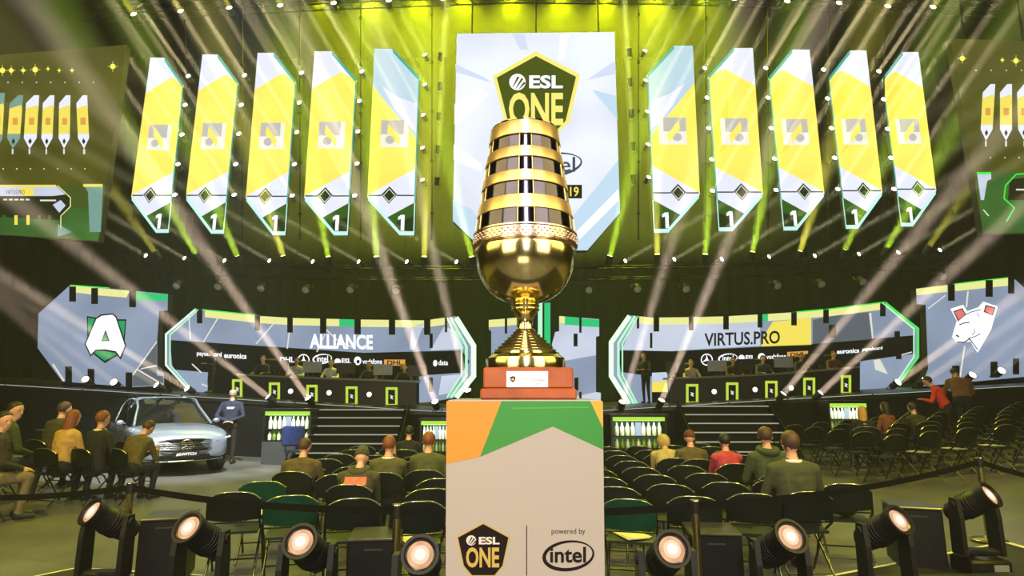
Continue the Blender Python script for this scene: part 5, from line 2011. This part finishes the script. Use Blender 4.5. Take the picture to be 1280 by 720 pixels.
m = MB()
pts = []
n_ = 28
for i in range(n_):
    a = 2 * PI * i / n_
    y, z = .58 * math.copysign(abs(math.cos(a)) ** .7, math.cos(a)), .635 + .135 * math.copysign(abs(math.sin(a)) ** .8, math.sin(a))
    pts.append(Vector((fx(y, z) + .012, y, z)))
m.prism(pts, [p - Vector((.12, 0, 0)) for p in pts], CBLK)
gr = m.build('grille', car)
for z in (.575, .61, .66, .695):
    wz = .55 * math.sqrt(max(.1, 1 - ((z - .635) / .14) ** 2))
    MB().tube([(fx(y, z) + .024, y, z) for y in [wz * (-1 + 2 * i / 10) for i in range(11)]], .009, CCHR, 6).build('grille_bar', gr)
MB().tube([p + Vector((.01, 0, 0)) for p in pts], .011, CCHR, 6, True).build('grille_surround', gr)
em_ = MB()
em_.tube([(2.445, .125 * math.cos(a), .635 + .125 * math.sin(a)) for a in [2 * PI * i / 24 for i in range(24)]], .014, CCHR, 6, True)
for q in range(3):
    a = PI / 2 + q * 2 * PI / 3
    em_.cyl((2.445, 0, .635), (2.44, .12 * math.cos(a), .635 + .12 * math.sin(a)), .018, .006, CCHR, 6)
em_.build('star_emblem', gr)
bp = MB()
pts = [(-.78, .40), (.78, .40), (.70, .33), (.5, .29), (-.5, .29), (-.7, .33)]
q = [Vector((2.33 - .22 * (abs(y) / .8) ** 2.4, y, z)) for y, z in pts]
q = []
for i in range(11):
    y = -.78 + 1.56 * i / 10
    q.append(Vector((2.43 - .27 * (abs(y) / .8) ** 2.4, y, .445)))
lw = [p + Vector((-.03, 0, -.11)) for p in q]
bp.add(q + lw, [(i, i + 1, 12 + i, 11 + i) for i in range(10)], CBLK)
bp.build('lower_intake', car)
MB().tube([p + Vector((.01, 0, -.115)) for p in q], .016, CCHR, 6).build('bumper_lip', car)
pl_ = MB().box((2.45, 0, .465), (.02, .5, .105), PLATEM, bev=.004).build('number_plate', car)
g = Gfx(lambda u, v, l: Vector((2.4605 + .001 * l, u, v)))
v_, f_ = text_shape('#SWITCH', .02)
mm = MB().add([(2.4615, -.19 + .38 * a, .495 - .06 * b) for a, b in v_], f_, PLTXT)
mm.build('plate_lettering', pl_)

# ------------------------------------------------------------------ desks and players on the stage
DESK = mat('desk_black', (22, 22, 22), 0.45)
DTOP = mat('desk_top', (120, 126, 116), 0.35)
EMB = emis('desk_emblem', (190, 216, 70), 0.95)
EMBD = emis('desk_emblem_dark', (14, 26, 12), 0.6)
SEATB = mat('gaming_chair', (30, 30, 32), .6)
MONB = mat('monitor_back', (150, 156, 158), 0.4)
MONK = mat('monitor_black', (20, 20, 20), 0.4)
DL = emis('desk_lamp_lens', (235, 238, 225), 2.2)


def desk(label, topl, botl, emblems, lamps, players, side):
    Y = 17.0
    cx = P((topl[0][0] + topl[-1][0]) / 2, topl[0][1], Y).x
    t = thing('player_desk', label, 'desk', (cx, Y, deck_z(cx)))
    poly = topl + list(reversed(botl))
    slab('front_panel', poly, Y, .06, DESK, t)
    for (a, b), (c_, d_) in zip(zip(topl, topl[1:]), zip(botl, botl[1:])):
        p, q = P(*a, Y - .05), P(*b, Y - .05)
        MB().prism([p + Vector((0, 0, .05)), q + Vector((0, 0, .05)), q + Vector((0, .85, .05)), p + Vector((0, .85, .05))], [p, q, q + Vector((0, .85, 0)), p + Vector((0, .85, 0))], DTOP).build('table_top', t)
        MB().box((p.x + .1, Y + .6, (p.z + deck_z(p.x)) / 2), (.06, .06, max(.1, p.z - deck_z(p.x))), DESK).build('leg', t)
    for x0, y0, x1, y1 in emblems:
        g = Gfx(plane_fn(Y, .008))
        e = 3.2
        g.rect(x0, y0, x1, y1, EMB, 1).rect(x0 + e, y0 + e, x1 - e, y1 - 1, EMBD, 2)
        xm, ym = (x0 + x1) / 2, (y0 + y1) / 2 + 1.5
        g.poly([(xm - 2, ym - 3), (xm + 2.6, ym - 1), (xm + 1, ym), (xm + 2, ym + 3), (xm - 2.4, ym + 1), (xm - 1, ym)], LLINE, 3)
        g.done('emblem_panel', t)
    for x, y in lamps:
        p = P(x, y, Y)
        lo_ = MB().cyl(p, p + Vector((0, -.05, 0)), .085, .085, MONK, 14).build('lamp_ring', t)
        MB().ball(p + Vector((0, -.05, 0)), (.07, .03, .07), DL, 12, 6).build('lamp_lens', lo_)
    for k_, (px_, py_, tp, pn) in enumerate(players):
        p = P(px_, py_, 18.2)
        dz = deck_z(p.x)
        base_z = min(dz, p.z - 1.16)
        person('%s player in %s at the %s desk, %s from the left' % ('seated', pn, side, ORD[k_]), (p.x, 18.2, base_z if base_z > dz - .02 else dz), PI, 'sit', .9, top=tp, hair='dark' if k_ % 2 else 'brown', lean=.15, arms='desk', vox=.02, group='players at the desks', skin=k_ % 2)
        c_ = thing('gaming_chair', 'dark gaming chair of the %s player at the %s desk' % (ORD[k_], side), 'chair', (p.x, 18.3, dz), 0, 'gaming chairs', local=True)
        MB().box((0, 0, .42), (.48, .46, .1), SEATB, bev=.03).build('seat', c_, smooth=30)
        MB().box((0, .27, .78), (.46, .1, .72), SEATB, bev=.04).build('backrest', c_, smooth=30)
        MB().cyl((0, 0, .05), (0, 0, .38), .03, .03, MONK, 10).build('column', c_)
        for q in range(5):
            a = 2 * PI * q / 5
            MB().box((.15 * math.cos(a), .15 * math.sin(a), .04), (.3, .05, .04), MONK, Matrix.Rotation(a, 3, 'Z')).build('base_spoke', c_)
        # monitor in front
        q = P(px_ + (14 if px_ < 640 else -14), topl[0][1], Y)
        tzz = P(px_, top_at(topl, px_), Y - .05).z + .05
        mo = thing('monitor', 'computer monitor seen from behind, %s from the left on the %s desk' % (ORD[k_], side), 'monitor', (q.x, Y + .25, tzz), 0, 'desk monitors', local=True)
        MB().box((0, 0, .27), (.54, .03, .31), MONB if k_ % 2 else MONK, bev=.008).build('screen_back', mo)
        MB().box((0, .02, .09), (.05, .03, .16), MONK).build('stand', mo)
        MB().box((0, .02, .008), (.22, .16, .016), MONK).build('foot', mo)


ly = [(330, 458), (372, 460), (415, 459), (462, 463), (506, 464)]
tops_l = [(40, 40, 44), (180, 184, 190), (200, 204, 210), (50, 54, 56), (36, 36, 38)]
nm_l = ['dark grey', 'pale grey', 'white', 'charcoal', 'black']
desk('long black player desk with lit green emblems before the ALLIANCE backdrop', [(296, 469), (350, 472), (430, 475), (520, 478)], [(296, 497), (350, 501), (430, 505), (520, 508)],
     [(290, 474, 303, 496), (336, 478, 350, 499), (383, 481, 397, 502), (432, 483, 447, 505), (482, 484, 497, 506)], [(364, 489), (412, 491), (462, 493)],
     [(*a, b, c_) for a, b, c_ in zip(ly, tops_l, nm_l)], 'left')
ry = [(862, 452), (915, 455), (952, 453), (1000, 450), (1040, 449)]
tops_r = [(170, 150, 140), (60, 40, 40), (60, 60, 66), (44, 34, 34), (90, 50, 44)]
nm_r = ['pale brown', 'maroon', 'charcoal', 'dark brown', 'rust red']
desk('long black player desk with lit green emblems before the VIRTUS.PRO backdrop', [(838, 474), (900, 472), (980, 468), (1075, 460)], [(838, 505), (900, 502), (980, 497), (1075, 490)],
     [(857.5, 480, 873, 503), (907.5, 478, 923, 501), (956.5, 476, 972, 498), (1004, 472, 1019, 495), (1051, 469, 1064, 491)], [(892, 489.5), (943, 487), (988, 485)],
     [(*a, b, c_) for a, b, c_ in zip(ry, tops_r, nm_r)], 'right')
# two stage hands
for px_, py_, tp, lb, rz in ((806, 441, (40, 36, 34), 'stage hand in dark clothes standing left of the right desk', 2.4), (266, 448, (18, 18, 18), 'camera operator in black standing left of the left desk', 2.6)):
    p = P(px_, py_, 18.4)
    dz = deck_z(p.x)
    person(lb, (p.x, 18.4, dz), rz, 'stand', max(.75, min(1, (p.z - dz) / 1.77)), top=tp, legs=(20, 20, 20), hair='dark', arms='front', vox=.02)

# ------------------------------------------------------------------ glowing drinks coolers before the stage
CLGR = emis('cooler_header', (170, 225, 70), 1.0)
CLBACK = emis('cooler_light', (70, 100, 60), .5)
CANW = mat('can_white', (214, 222, 204), 0.3, 0.2)
CANG = mat('can_green', (120, 160, 70), 0.3, 0.3)
CLB = emis('cooler_panel_blue', (176, 200, 214), .95)
CLK = mat('cooler_black', (16, 17, 16), .35)


def cooler(x0, x1, y0, y1, Y, label, near, stand=True):
    a, b = P(x0, y0, Y), P(x1, y1, Y)
    z0 = floor_z((a.x + b.x) / 2)
    w_, h_ = b.x - a.x, a.z - b.z
    cx = (a.x + b.x) / 2
    t = thing('drinks_cooler', label, 'cooler', (cx, Y, z0))
    bz = b.z
    B = lambda c_, d_, m_, nm, bev=0: MB().box(c_, d_, m_, bev=bev).build(nm, t)
    B((cx, Y + .25, (z0 + bz) / 2), (w_, .5, bz - z0), CLK if not stand else mat('cooler_stand', (52, 56, 58), .6), 'stand')
    B((cx, Y + .48, bz + h_ / 2), (w_, .04, h_), CLK, 'back')
    MB().box((cx, Y + .45, bz + h_ * .5), (w_ * .94, .02, h_ * .9), CLBACK).build('light_panel', t)
    for s in (-1, 1):
        B((cx + s * (w_ / 2 - .015), Y + .25, bz + h_ / 2), (.03, .5, h_), CLK, 'side_panel')
    B((cx, Y + .2, a.z + .03), (w_ + .04, .56, .06), CLK, 'top_panel')
    B((cx, Y - .02, a.z - .05), (w_ * .92, .03, .09), CLGR, 'lit_header')
    zs = [bz + .02, bz + h_ * .40]
    for z in zs:
        B((cx, Y + .22, z), (w_ * .94, .42, .02), CLK, 'shelf')
    n_ = 9
    for r_i, z in enumerate(zs):
        for i in range(n_):
            if r_i == 1 and i == n_ // 2:
                continue
            x = cx + w_ * .86 * ((i + .5) / n_ - .5)
            rr, hh = w_ * .86 / n_ * .40, h_ * (.27 if r_i == 0 else .40)
            m_ = MB()
            mt = CANW if (r_i == 1) else (CANG if i % 2 else CANW)
            m_.lathe([(0, 0), (rr * .9, 0), (rr, hh * .06), (rr, hh * .62), (rr * .45, hh * .82), (rr * .42, hh), (0, hh)], mt, n=10)
            m_.v = [(x + p[0], Y + .1 + p[1], z + .011 + p[2]) for p in m_.v]
            o = m_.build('drink_bottle', origin=(x, Y + .1, z + .011), smooth=40)
            tag(o, '%s bottle, %s on the %s shelf of the %s' % ('green' if mt is CANG else 'white', ORD[i], ('lower', 'upper')[r_i], near), 'bottle', 'bottles in the ' + near)
    B((cx, Y + .08, bz + h_ * .62), (w_ * .1, .04, h_ * .4), CLB, 'price_panel')
    l = bpy.data.lights.new('cooler_glow', 'AREA')
    l.size = w_ * .8
    l.size_y = .08
    l.shape = 'RECTANGLE'
    l.energy = 9
    l.color = (.9, 1, .75)
    lo_ = bpy.data.objects.new('cooler_glow', l)
    COL.objects.link(lo_)
    lo_.location = (cx, Y - .06, a.z - .1)
    lo_.rotation_euler = (math.radians(35), 0, 0)


cooler(330, 388, 514, 552, 14.2, 'glowing drinks cooler on a grey box left of the left stairs', 'cooler left of the left stairs')
cooler(525, 566, 526, 566, 14.6, 'glowing drinks cooler half hidden by the left side of the plinth', 'cooler hidden by the plinth', False)
cooler(763, 835, 521, 562, 14.4, 'glowing drinks cooler just right of the plinth', 'cooler just right of the plinth', False)
cooler(1035, 1087, 504, 538, 14.0, 'glowing drinks cooler behind the blonde woman', 'cooler behind the blonde woman', False)

# ------------------------------------------------------------------ small things
BLUE = cloth('blue_jacket', (24, 46, 110))
p = FL(367, 590)
t = thing('folding_chair', 'blue backed folding chair beside the cooler left of the stairs', 'chair', (p.x, p.y, 0), 0, local=True)
MB().box((0, .1, .45), (.42, .4, .04), BLUE, bev=.015).build('seat', t)
MB().box((0, -.15, .78), (.48, .08, .42), BLUE, bev=.035).build('backrest', t, smooth=40)
for sx in (-1, 1):
    MB().tube([(sx * .21, -.15, .8), (sx * .21, .28, 0.01)], .013, CHM, 6).build('leg', t)
    MB().tube([(sx * .2, .2, .43), (sx * .2, -.22, 0.01)], .013, CHM, 6).build('leg', t)
PAPER = mat('paper_white', (206, 200, 170), .7)
BAG = cloth('bag_canvas', (70, 76, 44))


def seat_at(px_, py_):
    best = min(((Vector(proj((x, y, floor_z(x) + .45))) - Vector((px_, py_))).length, x, y) for x, y in CHAIRS)
    return best[1], best[2]


used = set()
for px_, py_, lb in ((311, 641, 'on the nearest empty chair left of the plinth'), (775, 655, 'on the chair beside the right side of the plinth'), (800, 657, 'on a chair seat right of the plinth'), (1150, 562, 'on a far right chair seat'), (1190, 566, 'on a chair in the far right block'), (1222, 576, 'on a seat near the right edge'), (880, 635, 'on the second row seat right of the plinth'), (370, 640, 'on a green chair left of the plinth'), (505, 655, 'on the chair next to the left gold post')):
    x, y = seat_at(px_, py_)
    if (x, y) in used:
        continue
    used.add((x, y))
    m = MB()
    m.box((0, 0, .004), (.21, .29, .006), PAPER, Matrix.Rotation(.3, 3, 'Z'), 0)
    m.box((.01, .01, .009), (.21, .29, .004), PAPER, Matrix.Rotation(.42, 3, 'Z'), 0)
    o = m.build('leaflet')
    o.location = (x, y, floor_z(x) + .4535)
    tag(o, 'pale paper leaflet lying ' + lb, 'leaflet', 'leaflets on seats')
x, y = seat_at(1050, 630)
m = MB()
m.ball((0, 0, 0), 1.0, BAG, 18, 12)
m.v = [(a * .19 * (1 + .08 * math.sin(5 * c_)), b * .13, .11 + c_ * .115 * (1 + .12 * math.sin(4 * a))) for a, b, c_ in m.v]
t = thing('bag', 'crumpled olive bag lying on the chair right of the large seated man', 'bag', (x, y + .02, floor_z(x) + .455), local=True)
m.build('sack', t, smooth=80)
MB().tube([(-.12, 0, .17), (-.06, -.02, .25), (.05, -.02, .26), (.12, 0, .18)], .012, CBLK, 6).build('strap', t, smooth=60)
